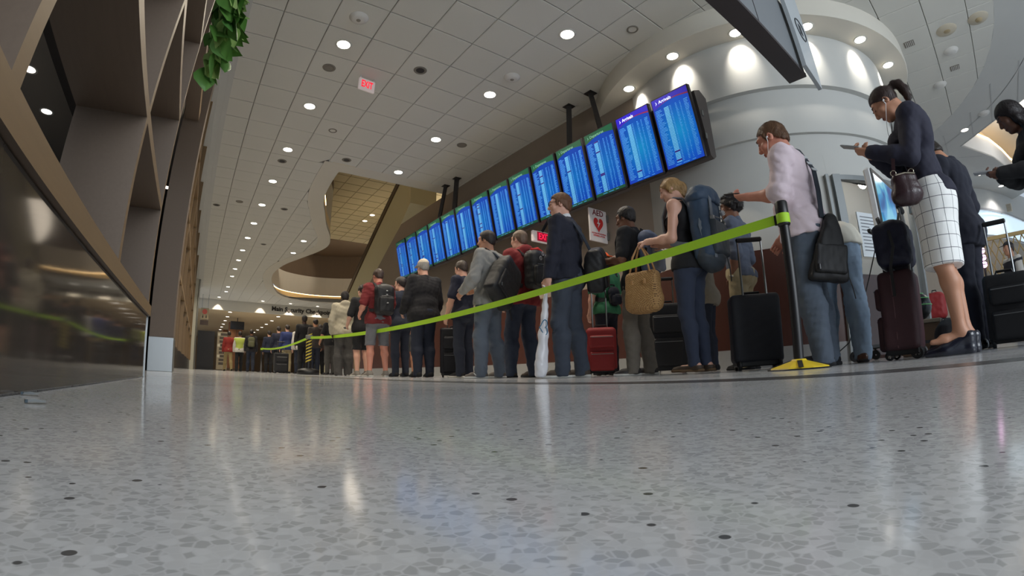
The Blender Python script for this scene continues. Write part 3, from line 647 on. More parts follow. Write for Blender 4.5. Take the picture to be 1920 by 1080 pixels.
# =================================================================== smooth solids for people, clothes and bags
V3 = lambda *a: np.array(a, np.float64)
def unit(v): v = np.asarray(v, float); return v / np.linalg.norm(v)
class Sdf:
    """A distance field on a grid: add rounded shapes, blend, cut, then read off one smooth surface."""
    def __init__(s, lo, hi, h):
        s.h = h; s.lo = np.asarray(lo, float); n = np.ceil((np.asarray(hi, float) - s.lo) / h).astype(int) + 2
        s.ax = [(s.lo[i] + h * np.arange(n[i])).astype(np.float32) for i in range(3)]; s.f = np.full(n, .2, np.float32)
    def _sub(s, lo, hi):
        sl = []
        for i in range(3):
            a = max(0, int((lo[i] - s.lo[i]) / s.h) - 1); b = min(len(s.ax[i]), int((hi[i] - s.lo[i]) / s.h) + 3); sl.append(slice(a, max(a, b)))
        return tuple(sl), s.ax[0][sl[0]][:, None, None], s.ax[1][sl[1]][None, :, None], s.ax[2][sl[2]][None, None, :]
    def _put(s, sl, d, k):
        a = s.f[sl]
        if a.size == 0: return
        if k > 0:
            hh = np.maximum(k - np.abs(a - d), 0) / k; s.f[sl] = np.minimum(a, d) - hh * hh * k * .25
        else: s.f[sl] = np.minimum(a, d)
    def cone(s, a, b, ra, rb, k=.03, flat=None):
        a = np.asarray(a, float); b = np.asarray(b, float); m = max(ra, rb) + k + 2 * s.h
        sl, x, y, z = s._sub(np.minimum(a, b) - m, np.maximum(a, b) + m); ab = b - a; L2 = max(ab @ ab, 1e-9)
        px, py, pz = x - a[0], y - a[1], z - a[2]; t = np.clip((px * ab[0] + py * ab[1] + pz * ab[2]) / L2, 0, 1)
        d = np.sqrt((px - t * ab[0]) ** 2 + (py - t * ab[1]) ** 2 + (pz - t * ab[2]) ** 2) - (ra + (rb - ra) * t); s._put(sl, d, k); return s
    def chain(s, pts, rs, k=.02):
        for i in range(len(pts) - 1): s.cone(pts[i], pts[i + 1], rs[i], rs[i + 1], k)
        return s
    def ell(s, c, r, R=None, k=.03, sub=False):
        c = np.asarray(c, float); r = np.asarray(r, float); m = max(r) + k + 2 * s.h; sl, x, y, z = s._sub(c - m, c + m)
        px, py, pz = x - c[0], y - c[1], z - c[2]
        if R is not None: R = np.asarray(R); px, py, pz = (R[0, 0] * px + R[1, 0] * py + R[2, 0] * pz, R[0, 1] * px + R[1, 1] * py + R[2, 1] * pz, R[0, 2] * px + R[1, 2] * py + R[2, 2] * pz)
        k0 = np.sqrt((px / r[0]) ** 2 + (py / r[1]) ** 2 + (pz / r[2]) ** 2); k1 = np.sqrt((px / r[0] ** 2) ** 2 + (py / r[1] ** 2) ** 2 + (pz / r[2] ** 2) ** 2)
        d = np.where(k0 < 1e-4, -min(r), k0 * (k0 - 1) / np.maximum(k1, 1e-6)).astype(np.float32)
        if sub:
            a = s.f[sl]
            if a.size: hh = np.maximum(k - np.abs(-a - d), 0) / max(k, 1e-6); s.f[sl] = -(np.minimum(-a, d) - hh * hh * k * .25)
        else: s._put(sl, d, k)
        return s
    def box(s, c, half, R=None, rnd=.01, k=.0):
        c = np.asarray(c, float); half = np.asarray(half, float); m = np.linalg.norm(half) + k + 2 * s.h; sl, x, y, z = s._sub(c - m, c + m)
        px, py, pz = x - c[0], y - c[1], z - c[2]
        if R is not None: R = np.asarray(R); px, py, pz = (R[0, 0] * px + R[1, 0] * py + R[2, 0] * pz, R[0, 1] * px + R[1, 1] * py + R[2, 1] * pz, R[0, 2] * px + R[1, 2] * py + R[2, 2] * pz)
        qx, qy, qz = np.abs(px) - half[0] + rnd, np.abs(py) - half[1] + rnd, np.abs(pz) - half[2] + rnd
        d = np.sqrt(np.maximum(qx, 0) ** 2 + np.maximum(qy, 0) ** 2 + np.maximum(qz, 0) ** 2) + np.minimum(np.maximum(qx, np.maximum(qy, qz)), 0) - rnd; s._put(sl, d, k); return s
    def cut(s, p, n, soft=0.0):
        """remove what lies on the side the normal points to"""
        n = unit(n); x, y, z = s.ax; d = (x[:, None, None] - p[0]) * n[0] + (y[None, :, None] - p[1]) * n[1] + (z[None, None, :] - p[2]) * n[2]
        if soft > 0: hh = np.maximum(soft - np.abs(s.f - d), 0) / soft; s.f = np.maximum(s.f, d) + hh * hh * soft * .25
        else: s.f = np.maximum(s.f, d)
        s.f = s.f.astype(np.float32); return s
    def wrinkle(s, amp, freq=45.0, seed=0, zs=.6):
        """folds: a few crossed waves, half of them ridged"""
        r = np.random.default_rng(seed); x, y, z = s.ax[0][:, None, None], s.ax[1][None, :, None], s.ax[2][None, None, :]; acc = 0
        for q in range(6):
            d = r.normal(size=3); d = d / np.linalg.norm(d) * freq * (.5 + .4 * q); d[2] *= zs if q % 2 else 1.6
            w_ = np.sin(x * d[0] + y * d[1] + z * d[2] + r.uniform(0, 6) + 1.3 * np.sin(x * d[1] * .4 + z * d[0] * .35))
            if q % 2: w_ = 1 - 2 * np.abs(w_) ** .7
            acc = acc + w_ / (1 + .35 * q)
        s.f = (s.f + amp * acc * .45).astype(np.float32); return s
    def mesh(s):
        f = s.f; f = np.pad(f, 1, constant_values=.1); lo = s.lo - s.h; ins = f < 0; nx, ny, nz = f.shape
        c = np.zeros((nx - 1, ny - 1, nz - 1), np.uint8)
        for dx in (0, 1):
            for dy in (0, 1):
                for dz in (0, 1): c += ins[dx:nx - 1 + dx, dy:ny - 1 + dy, dz:nz - 1 + dz]
        act = np.argwhere((c > 0) & (c < 8))
        if len(act) == 0: return np.zeros((0, 3)), np.zeros((0, 4), int)
        idx = np.full(c.shape, -1, np.int64); idx[act[:, 0], act[:, 1], act[:, 2]] = np.arange(len(act))
        val = {}
        for q in range(8): dx, dy, dz = q >> 2, (q >> 1) & 1, q & 1; val[q] = f[act[:, 0] + dx, act[:, 1] + dy, act[:, 2] + dz]
        acc = np.zeros((len(act), 3)); cnt = np.zeros(len(act))
        for a in range(8):
            for bit in (4, 2, 1):
                if a & bit: continue
                b = a | bit; va, vb = val[a], val[b]; m = (va < 0) != (vb < 0)
                if not m.any(): continue
                t = np.where(m, va / np.where(m, va - vb, 1), 0); pa = np.array([(a >> 2) & 1, (a >> 1) & 1, a & 1], float); e = np.array([bit == 4, bit == 2, bit == 1], float)
                acc += np.where(m[:, None], pa + t[:, None] * e, 0); cnt += m
        v = (act + acc / cnt[:, None]) * s.h + lo; faces = []
        for ax_ in range(3):
            a0 = [slice(None)] * 3; a1 = [slice(None)] * 3; a0[ax_] = slice(0, -1); a1[ax_] = slice(1, None)
            i0, i1 = ins[tuple(a0)], ins[tuple(a1)]; e = np.argwhere(i0 != i1); o1, o2 = [(1, 2), (2, 0), (0, 1)][ax_]
            e = e[(e[:, o1] > 0) & (e[:, o2] > 0) & (e[:, o1] < f.shape[o1] - 1) & (e[:, o2] < f.shape[o2] - 1)]
            if not len(e): continue
            def cell(d1, d2): g = e.copy(); g[:, o1] -= d1; g[:, o2] -= d2; return idx[g[:, 0], g[:, 1], g[:, 2]]
            q = np.stack([cell(1, 1), cell(0, 1), cell(0, 0), cell(1, 0)], 1); flip = ~i0[e[:, 0], e[:, 1], e[:, 2]]; q[flip] = q[flip][:, ::-1]; faces.append(q)
        q = np.concatenate(faces); return v, q[(q >= 0).all(1)]
def sdf_mesh(name, fields):
    """one mesh from one or more fields"""
    V, F, n = [], [], 0
    for s in fields:
        v, q = s.mesh(); V.append(v); F.append(q + n); n += len(v)
    v = np.concatenate(V); q = np.concatenate(F); me = bpy.data.meshes.new(name)
    me.vertices.add(len(v)); me.vertices.foreach_set('co', v.astype(np.float32).ravel()); me.loops.add(len(q) * 4); me.loops.foreach_set('vertex_index', q.astype(np.int32).ravel())
    me.polygons.add(len(q)); me.polygons.foreach_set('loop_start', np.arange(len(q), dtype=np.int32) * 4); me.polygons.foreach_set('use_smooth', np.ones(len(q), bool)); me.update(calc_edges=True); return me
def solid(name, fields, mat, parent, loc=None):
    if isinstance(fields, Sdf): fields = [fields]
    return link(name, sdf_mesh(name, fields), mat, parent, loc)
def rx(a): c, s = math.cos(a), math.sin(a); return np.array([[1, 0, 0], [0, c, -s], [0, s, c]])
def ry(a): c, s = math.cos(a), math.sin(a); return np.array([[c, 0, s], [0, 1, 0], [-s, 0, c]])
def rz(a): c, s = math.cos(a), math.sin(a); return np.array([[c, -s, 0], [s, c, 0], [0, 0, 1]])

# =================================================================== people
FABRIC = {}
def cloth(name, col=None, rough=.85, var=.08, scale=40): return MATS[name] if name in MATS else M(name, col, rough, var=var, scale=scale, bump=.25, bscale=350)
def skin(tone): return M('skin_' + tone, {'fair': (214, 164, 142), 'tan': (190, 138, 110), 'brown': (122, 82, 62), 'dark': (70, 46, 38), 'deep': (104, 70, 56), 'red': (206, 140, 118)}[tone], .5, var=.05, scale=12, bump=.05, bscale=200)
class Pose: pass
class Person:
    """Joints of a posed figure in its own frame (x right, y forwards, z up), then its body, hair and clothes as children of one Empty."""
    def __init__(s, label, loc, heading=0.0, H=1.75, w=1.0, female=False, lean=0.0, pitch=0.0, yaw=0.0, tone='fair', g=.011, larm=None, rarm=None, feet=None, belly=0.0, lh='relax', rh='relax', group=None, hipshift=(0, 0), lpalm=None, rpalm=None, sh=1.0, headfine=None, roll=0.0, hs=1.0):
        s.hs = hs
        s.root = thing('person', label, 'person', (loc[0], loc[1], 0), heading, group)
        k = s.k = H / 1.75; s.w = w; s.female = female; s.g = g; s.tone = tone; s.belly = belly; s.lh, s.rh = lh, rh; s.heading = heading; s.loc = loc
        s.fine = headfine or min(g, .0075)
        fl, fr = feet or ((-.10, 0, .12), (.10, 0, -.12)); s.feet = (fl, fr); hx, hy = hipshift
        A = rx(-lean); s.A = A; hipc = V3(hx, hy, .93)
        def T_(p): return (A @ (V3(*p) - V3(0, 0, .93)) + hipc) * k
        s.T = T_; s.hipc = hipc * k
        s.hip = [V3(sx * .088 + hx, hy, .90) * k for sx in (-1, 1)]
        s.ank = [V3(f[0], f[1] - .02, .085 + (f[3] if len(f) > 3 else 0)) * k for f in (fl, fr)]; s.knee = []
        for i in (0, 1):
            f = (fl, fr)[i]; a, b = s.hip[i], s.ank[i]; L = (.4080 if len(f) < 5 else .42) * k; d = b - a; dist = np.linalg.norm(d); mid = (a + b) / 2; off = math.sqrt(max(L * L - (dist / 2) ** 2, .0004)); fw = unit(V3(math.sin(-(fl, fr)[i][2]), 1, .1)); fw = unit(fw - unit(d) * (fw @ unit(d))); s.knee.append(mid + fw * (.03 * k if dist > .70 * k else min(off, .35)))
        sw = .178 * sh * (1 if not female else .92) * (.55 + .45 * w); s.shw = sw
        s.sho = [T_((sx * sw, -.012, 1.42)) for sx in (-1, 1)]; s.neckb = T_((0, -.012, 1.47))
        s.Hd = A @ rx(-pitch) @ rz(yaw) @ ry(roll); s.neckt = s.neckb + (A @ rx(-pitch * .5)) @ V3(0, .018, .065) * k; s.headc = s.neckt + s.Hd @ V3(0, .018 * hs, .105 * hs) * k
        dflt = ((-.16, .02, -1), (-.06, .25, -1)), ((.16, .02, -1), (.06, .25, -1)); s.elb, s.wri, s.fdir = [], [], []
        for i, arm in enumerate((larm, rarm)):
            if arm is not None and arm[0] == 'ik':          # both hands meet: bend this arm to a point beside the other wrist
                tg = s.wri[0] + V3(*arm[1]) * k; d_ = tg - s.sho[i]; Ld = min(np.linalg.norm(d_), .545 * k); d_ = unit(d_); a1 = (.295 ** 2 - .255 ** 2 + (Ld / k) ** 2) / (2 * Ld / k); hh_ = math.sqrt(max(.295 ** 2 - a1 ** 2, 0)); pole = V3(.8 if i else -.8, -.2, -.8); pole = unit(pole - d_ * (pole @ d_)); e_ = s.sho[i] + (d_ * a1 + pole * hh_) * k; w_ = s.sho[i] + d_ * Ld; arm = (tuple(e_ - s.sho[i]), tuple(w_ - e_))
            u, f = arm or dflt[i]; u, f = A @ unit(u) if arm is None else unit(u), A @ unit(f) if arm is None else unit(f)
            e = s.sho[i] + u * .295 * k; s.elb.append(e); s.wri.append(e + f * .255 * k); s.fdir.append(f)
        s.palm = [lpalm, rpalm]
    # -- helpers
    def bounds(s, pts, m): P = np.array(pts); return P.min(0) - m, P.max(0) + m
    def torso(s, F, inf, hem=None, k=.05, full=True):
        w, kk, A, T_ = s.w, s.k, s.A, s.T; b = s.belly
        if s.female:
            L = [((0, -.005, .93), (.165, .118, .12)), ((0, 0, 1.09), (.122, .092, .13)), ((0, .012, 1.29), (.142, .103, .15))]
        else: L = [((0, 0, .93), (.155, .112, .11)), ((0, .005 + b * .03, 1.08), (.142 + b * .02, .104 + b * .06, .15)), ((0, .005, 1.28), (.165, .112, .17))]
        for c, r in L: F.ell(T_(c), (np.array(r) * (w, w, 1)) * kk + inf, A, k)
        if s.female:
            for sx in (-1, 1): F.ell(T_((sx * .065, .095, 1.29)), np.array((.058, .052, .06)) * kk + inf, A, .03)
        F.cone(s.sho[0], s.sho[1], .058 * kk + inf, .058 * kk + inf, .05); F.cone(T_((0, -.02, 1.40)), s.neckb + s.A @ V3(0, 0, .012) * kk, .085 * kk + inf, .052 * kk + inf, .05)
        for sx in (-1, 1): F.ell(T_((sx * .085, -.06, 1.34)), (.085 * kk + inf, .05 * kk + inf, .10 * kk + inf), A, .05)
    def armpart(s, F, i, inf0, inf1, t=1.0, k=.035):
        kk = s.k * (.93 if s.female else 1.0) * (.6 + .4 * s.w); a, e, w_ = s.sho[i], s.elb[i], s.wri[i]
        if t <= .5:
            q = a + (e - a) * (t / .5); F.cone(a, q, .05 * kk + inf0, .044 * kk + inf1, k)
        else:
            F.cone(a, e, .05 * kk + inf0, .041 * kk + (inf0 + inf1) / 2, k); q = e + (w_ - e) * min((t - .5) / .5, 1.05); m = e + (q - e) * .35
            F.cone(e, m, .041 * kk + (inf0 + inf1) / 2, .041 * kk + inf1, k); F.cone(m, q, .041 * kk + inf1, (.041 - .014 * min((t - .5) * 2, 1)) * kk + inf1, k)
    def legpart(s, F, i, inf0, inf1, zend=.0, k=.03):
        kk = s.k; w = .55 + .45 * s.w; a, n, b = s.hip[i], s.knee[i], s.ank[i]; F.cone(a, n, (.088 if not s.female else .092) * kk * w + inf0, .056 * kk * w + inf0, k)
        m = n + (b - n) * .3; back = V3(0, -.012, 0); F.cone(n, m + back * kk, .054 * kk * w + inf1 * .8, .057 * kk * w + inf1 * .8, k); F.cone(m + back * kk, b, .055 * kk * w + inf1, .036 * kk + inf1, k)
    def head(s, F):
        k, c, R = s.k * (.95 if s.female else 1.0) * s.hs, s.headc, s.Hd; h = lambda *p: c + R @ (V3(*p) * k)
        F.ell(h(0, -.012, .03), np.array((.075, .095, .088)) * k, R, .02); F.ell(h(0, .028, -.03), np.array((.058, .066, .082)) * k, R, .03)
        F.cone(h(-.03, .03, -.085), h(.03, .03, -.085), .036 * k, .036 * k, .03); F.ell(h(0, .066, -.098), np.array((.026, .022, .02)) * k, R, .025)
        F.cone(h(-.034, .074, .034), h(.034, .074, .034), .015 * k, .015 * k, .02)
        for sx in (-1, 1):
            F.ell(h(sx * .034, .102, .008), np.array((.02, .02, .013)) * k, R, .012, True); F.ell(h(sx * .032, .079, .008), np.array((.014, .012, .011)) * k, R, .006)
            F.ell(h(sx * .042, .062, -.028), np.array((.024, .02, .022)) * k, R, .02)
            F.ell(h(sx * .077, -.012, -.008), np.array((.008, .020, .032)) * k, R @ rz(sx * -.35), .006)
            F.ell(h(sx * .082, -.006, -.006), np.array((.006, .010, .016)) * k, R @ rz(sx * -.35), .004, True)
        F.cone(h(0, .088, .022), h(0, .110, -.022), .009 * k, .012 * k, .012); F.ell(h(0, .104, -.028), np.array((.017, .013, .011)) * k, R, .01)
        F.ell(h(0, .086, -.058), np.array((.022, .012, .007)) * k, R, .008); F.ell(h(0, .084, -.071), np.array((.019, .012, .008)) * k, R, .008); F.ell(h(0, .098, -.0645), np.array((.022, .005, .0022)) * k, R, .004, True)
        F.cone(s.neckt + R @ V3(0, -.012, .05) * k, s.neckb - s.A @ V3(0, 0, .02) * k, .052 * k, .06 * k * (.9 if s.female else 1.05), .03)
    def hand(s, F, i, kind, kk=None):
        k = s.k * (.9 if s.female else 1.0); o, d = s.wri[i], unit(s.fdir[i]); side = -1 if i == 0 else 1
        n = s.palm[i]; n = V3(-side, 0, 0) if n is None else V3(*n); n = unit(n - d * (n @ d)); t = np.cross(d, n) * (1 if i == 0 else -1)
        # t points to the thumb side
        if n is not None and s.palm[i] is None and t[1] < 0: t = -t
        R = np.stack([t, d, n], 1); F.box(o + d * .05 * k, np.array((.038, .05, .014)) * k, R, .013 * k, .012); F.cone(o - d * .03 * k, o + d * .02 * k, .027 * k, .025 * k, .02)
        curl = {'relax': (.35, .5, .4), 'grip': (1.2, 1.35, .7), 'phone': (.75, .75, .45), 'flat': (.1, .15, .1), 'point': (.6, .9, .6)}[kind]
        for q, (off, L) in enumerate(((.029, .072), (.010, .080), (-.010, .074), (-.028, .058))):
            p = o + (d * .094 + t * off) * k; a = 0; r = .0088 * k
            for sg, (fr, c) in enumerate(zip((.45, .31, .24), curl)):
                a += c * (1 + .08 * q); dd = d * math.cos(a) + n * math.sin(a); p2 = p + dd * L * fr * k; F.cone(p, p2, r, r * .92, .006); p = p2; r *= .92
        p = o + (d * .022 + t * .030) * k; dd = unit(d * .62 + t * .72 + n * (.25 if kind in ('flat', 'relax') else .6)); p2 = p + dd * .045 * k; F.cone(p, p2, .0135 * k, .0108 * k, .012); dd = unit(d * .85 + t * .15 + n * (.3 if kind in ('flat', 'relax') else .75)); F.cone(p2, p2 + dd * .032 * k, .0105 * k, .009 * k, .006)
    def foot(s, F, i, inf=0.0):
        k = s.k; f = s.feet[i]; R = rz(f[2]); a = s.ank[i]; g = V3(a[0], a[1], a[2] - .085 * k); h = lambda *p: g + R @ (V3(*p) * k)
        F.cone(h(0, -.035, .038), h(0, .10, .030), .034 * k + inf, .034 * k + inf, .03); F.cone(h(-.012, .09, .022), h(-.012, .165, .018), .026 * k + inf, .020 * k + inf, .02); F.cone(h(.02, .09, .02), h(.022, .135, .016), .022 * k + inf, .016 * k + inf, .02); F.cone(a, h(0, -.02, .04), .036 * k + inf, .036 * k + inf, .03)
    # -- body: skin as one continuous mesh
    def body(s, arms=(1, 1), legs=True):
        g, k = s.g, s.k; pts = [*s.hip, *s.knee, *s.ank, *s.sho, *s.elb, *s.wri, s.neckb]; lo, hi = s.bounds(pts, .19 * k); lo[2] = 0; F = Sdf(lo, hi, g); s.torso(F, -.004)
        for i in (0, 1):
            s.armpart(F, i, 0, 0, 1.0); s.legpart(F, i, 0, 0); s.foot(F, i, -.004)
        F.cone(s.neckt, s.neckb - s.A @ V3(0, 0, .03) * k, .05 * k, .056 * k, .03); fields = [F]
        h = s.fine; B = Sdf(s.headc - .2 * k, s.headc + .19 * k, h); s.head(B); fields.append(B)
        for i in (0, 1):
            if arms[i]:
                c = s.wri[i] + s.fdir[i] * .08 * k; hh = min(h, .006) if s.g < .013 else max(h, .007); G = Sdf(c - .14 * k, c + .14 * k, hh); s.hand(G, i, (s.lh, s.rh)[i]); G.cone(s.elb[i] + (s.wri[i] - s.elb[i]) * .75, s.wri[i], .031 * k, .026 * k, .02); fields.append(G)
        s.bodyo = solid('body', fields, skin(s.tone), s.root); return s
    def hair(s, kind='short', col=(60, 45, 35), mat=None, thick=.010):
        k, c, R = s.k * (.95 if s.female else 1.0) * s.hs, s.headc, s.Hd; h = lambda *p: c + R @ (V3(*p) * k); m = mat or M('hair_%d_%d_%d' % col, col, .5, var=.35, scale=60, stretch=(1, 1, .25), bump=.4, bscale=160); F = Sdf(c - .26 * k, c + .2 * k, s.fine if kind != 'curly' else max(s.fine, .006))
        base = np.array((.077, .097, .090)) * k + thick * k
        F.ell(h(0, -.014, .031), base, R, .01); nrm = R @ V3(0, .70, -.71)
        if kind in ('short', 'thin', 'buzz'):
            F.ell(h(0, -.062, -.03), (.056 * k, .046 * k, .052 * k), R, .03); F.cut(h(0, .078, .088), nrm, .006); F.cut(h(0, -.03, -.078), R @ V3(0, -.25, -1), .01)
            for sx in (-1, 1): F.cone(h(sx * .072, .022, .03), h(sx * .073, .018, -.012), .011 * k, .006 * k, .012)
        elif kind == 'curly':
            F.cut(h(0, .082, .080), nrm, .006); F.cut(h(0, -.03, -.07), R @ V3(0, -.25, -1), .01); r = np.random.default_rng(5)
            for q in range(150):
                v = unit(r.normal(size=3)); 
                if v @ V3(0, .70, -.71) > -.02 or v[2] < -.45: continue
                F.ell(h(0, -.014, .031) + R @ (v * (np.array((.077, .097, .09)) * k + thick * k)), (.019 * k,) * 3, None, .006)
        elif kind == 'ponytail':
            F.cut(h(0, .080, .078), R @ V3(0, .76, -.65), .006); F.cut(h(0, -.03, -.06), R @ V3(0, -.3, -1), .01)
            t = h(0, -.118, .052); F.cone(h(0, -.09, .045), t, .026 * k, .018 * k, .015); q = lambda *p: t + V3(*p) * k
            F.chain([t, q(0, -.028, .016), q(0, -.062, .004), q(0, -.088, -.045), q(0, -.098, -.105), q(0, -.092, -.150)], [.017 * k, .024 * k, .030 * k, .032 * k, .024 * k, .006 * k], .012)
        elif kind in ('long', 'bob', 'updo'):
            F.cut(h(0, .088, .070), R @ V3(0, .80, -.60), .006)
            if kind == 'long':
                for sx in (-1, 1): F.chain([h(sx * .066, -.01, .02), h(sx * .074, -.01, -.06), h(sx * .068, -.03, -.15), h(sx * .06, -.06, -.22)], [.03 * k, .03 * k, .034 * k, .02 * k], .03)
                F.chain([h(0, -.07, .02), h(0, -.085, -.10), h(0, -.08, -.22)], [.06 * k, .066 * k, .04 * k], .04)
            elif kind == 'bob':
                for sx in (-1, 1): F.chain([h(sx * .066, -.01, .02), h(sx * .076, -.005, -.06), h(sx * .068, .0, -.085)], [.03 * k, .028 * k, .016 * k], .03)
                F.chain([h(0, -.07, .02), h(0, -.08, -.07)], [.06 * k, .05 * k], .04)
            else:
                F.ell(h(0, -.105, -.02), np.array((.05, .045, .055)) * k, R, .03); F.chain([h(0, -.08, -.02), h(0, -.075, -.085)], [.05 * k, .035 * k], .03)
                for sx in (-1, 1): F.chain([h(sx * .066, .02, .045), h(sx * .076, .015, -.01), h(sx * .06, .01, -.05)], [.022 * k, .015 * k, .006 * k], .02)
        F.wrinkle(.0022 * k, 110, 3, .4); v, q4 = F.mesh(); me = sdf_mesh('hair', [F]); n_st = {True: 4200, False: 1200}[s.fine < .0058] if s.fine < .0085 else 0
        if n_st and len(v) > 50:                         # short strands lying along the hair, so that its edge and surface are not smooth
            rr = np.random.default_rng(11); nv = len(v); nrm_ = np.zeros((nv, 3)); me.vertices.foreach_get('normal', nb := np.zeros(nv * 3, np.float32)); nrm_ = nb.reshape(-1, 3).astype(float); pick = rr.integers(0, nv, n_st); P0 = v[pick]; Nn = nrm_[pick]
            if kind == 'ponytail': tgt = h(0, -.118, .052); D = np.where((P0[:, 1] < tgt[1])[:, None], V3(0, -.4, -1), tgt - P0)
            elif kind in ('long', 'bob', 'updo'): D = (P0 - h(0, -.02, .14)) * (1, 1, .4) + V3(0, -.03, -.06)
            elif kind == 'curly': D = rr.normal(size=(n_st, 3)) * .1
            else: D = (P0 - h(0, -.06, .115)) + rr.normal(size=(n_st, 3)) * .015
            D = D - Nn * (D * Nn).sum(1)[:, None]; D /= np.linalg.norm(D, axis=1)[:, None] + 1e-6; S_ = np.cross(D, Nn); L = (.016 if kind in ('short', 'thin', 'buzz') else .030) * k * rr.uniform(.6, 1.3, n_st)[:, None]; wd = .0011 * k
            A0 = P0 - Nn * .002; A1 = P0 + D * L * .5 + Nn * .0022 * k; A2 = P0 + D * L + Nn * (.0035 if kind in ('short', 'curly') else .001) * k
            V = np.stack([A0 - S_ * wd, A0 + S_ * wd, A1 - S_ * wd * .8, A1 + S_ * wd * .8, A2], 1).reshape(-1, 3); base = np.arange(n_st) * 5
            bm = bmesh.new(); bm.from_mesh(me); vs = [bm.verts.new(p) for p in V]
            for b_ in base: bm.faces.new((vs[b_], vs[b_ + 1], vs[b_ + 3], vs[b_ + 2])); bm.faces.new((vs[b_ + 2], vs[b_ + 3], vs[b_ + 4]))
            for f_ in bm.faces: f_.smooth = True
            bm.to_mesh(me); bm.free()
        s.hairo = link('hair', me, m, s.root); return s
    def cap(s, name, mat, brim=True, back=False, dome=.014):
        k, c, R = s.k, s.headc, s.Hd; h = lambda *p: c + R @ (V3(*p) * k); F = Sdf(c - .24 * k, c + .24 * k, s.fine); F.ell(h(0, -.012, .034), np.array((.077, .097, .090)) * k + dome * k, R, 0); F.cut(h(0, .05, .062), R @ V3(0, .10, -1), .004)
        if brim:
            sy = -1 if back else 1; F.box(h(0, sy * .125, .052), np.array((.062, .052, .005)) * k, R @ rx(-sy * .18), .005 * k, .012)
        solid(name, F, mat, s.root); return s
    # -- clothes
    def top(s, name, mat, sleeve=1.0, hem=.90, inf=.014, sinf=.014, hood=False, collar=None, zcap=None, seed=1, wr=.004, strapless=False, tuck=False, cuff=.012, arms=(1, 1)):
        g, k = s.g, s.k; pts = [*s.hip, *s.sho, s.neckb] + ([*s.elb, *s.wri] if sleeve > .5 else [*s.elb]); lo, hi = s.bounds(pts, .2 * k); F = Sdf(lo, hi, g); s.torso(F, inf)
        if hem < .9:
            for i in (0, 1): F.cone(s.hip[i], s.hip[i] + (s.knee[i] - s.hip[i]) * .45, .095 * k * s.w + inf, .088 * k * s.w + inf, .08)
        if hem < .97:
            for sx in (-1, 1): F.ell(s.T((sx * .07, -.058, .90)), np.array((.083 * s.w, .074 * s.w, .10)) * k + inf + .004, s.A, .05)
        if sleeve > 0:
            for i in (0, 1):
                if arms[i]: s.armpart(F, i, sinf, sinf + (cuff - .012), sleeve, .022)
        if strapless:
            for i in (0, 1): F.ell(s.sho[i] + s.A @ V3((-1, 1)[i] * .03, .0, .0) * k, (.075 * k, .095 * k, .11 * k), s.A, .01, True)
        n = s.A @ V3(0, .1, 1); hz = s.T((0, 0, hem))
        F.cut(hz, V3(0, 0, -1) if hem < .93 else s.A @ V3(0, 0, -1), .008); F.cut(s.neckb + s.A @ V3(0, 0, zcap if zcap is not None else .018) * k, s.A @ V3(0, .35, 1), .006)
        if wr: F.wrinkle(wr, 38, seed)
        if hood: F.ell(s.neckb + s.A @ V3(0, -.075, .01) * k, (.115 * k, .06 * k, .085 * k), s.A @ rx(.5), .03); F.ell(s.neckb + s.A @ V3(0, .0, .03) * k, (.105 * k, .085 * k, .04 * k), s.A @ rx(-.3), .03)
        o = solid(name, F, mat, s.root); s.topo = o
        if collar is not None:
            C = Sdf(s.neckb - .16 * k, s.neckb + .16 * k, min(s.g, .008)); C.cone(s.neckb - s.A @ V3(0, 0, .02) * k, s.neckb + s.A @ V3(0, .012, .06) * k, .078 * k + .004, .064 * k + .004, 0); C.cut(s.neckb + s.A @ V3(0, 0, .048) * k, s.A @ V3(0, .45, 1), .004); solid('collar', C, collar, s.root)
        return s
    def trousers(s, name, mat, inf=(.012, .016), hem=.03, waist=.99, seed=2, wr=.004, shorts=False):
        g, k = s.g, s.k; pts = [*s.hip, *s.knee, *s.ank]; lo, hi = s.bounds(pts, .2 * k); lo[2] = 0; hi[2] = max(hi[2], s.T((0, 0, waist))[2] + .06); F = Sdf(lo, hi, g); w = s.w; A = s.A
        F.ell(s.T((0, -.004, .93)), np.array((.158 * w, .116 * w, .12)) * k + inf[0], A, .04); F.cone(s.T((0, 0, .97)), s.T((0, 0, waist + .02)), .128 * k * w + inf[0] * .5, .122 * k * w + inf[0] * .5, .05)
        for sx in (-1, 1): F.ell(s.T((sx * .07, -.06, .90)), np.array((.08 * w, .075 * w, .085)) * k + inf[0], A, .04)
        for i in (0, 1): s.legpart(F, i, inf[0], inf[1]); 
        if not shorts:
            for i in (0, 1): F.cone(s.ank[i], s.ank[i] - V3(0, 0, .05) * k, .036 * k + inf[1], .040 * k + inf[1], .02)
        F.cut(V3(0, 0, hem * k), (0, 0, -1), .006); F.cut(s.T((0, 0, waist)), A @ V3(0, 0, 1), .01)
        if wr: F.wrinkle(wr, 42, seed)
        s.pants = solid(name, F, mat, s.root); return s
    def skirt(s, name, mat, hem=.52, waist=1.02, inf=.014):
        k, w = s.k, s.w; lo, hi = s.bounds([*s.hip, *s.knee, s.T((0, 0, waist))], .24 * k); F = Sdf(lo, hi, s.g); F.ell(s.T((0, -.006, .93)), np.array((.162 * w, .118 * w, .14)) * k + inf, s.A, .04)
        for sx in (-1, 1): F.ell(s.T((sx * .065, -.048, .89)), np.array((.085 * w, .072 * w, .095)) * k + inf, s.A, .05)
        F.cone(s.T((0, 0, 1.0)), s.T((0, 0, waist + .03)), .125 * k * w, .118 * k * w, .05)
        for i in (0, 1): F.cone(s.hip[i], s.knee[i] - V3(0, 0, .1) * k, .098 * k * w + inf, .086 * k * w + inf, .07)
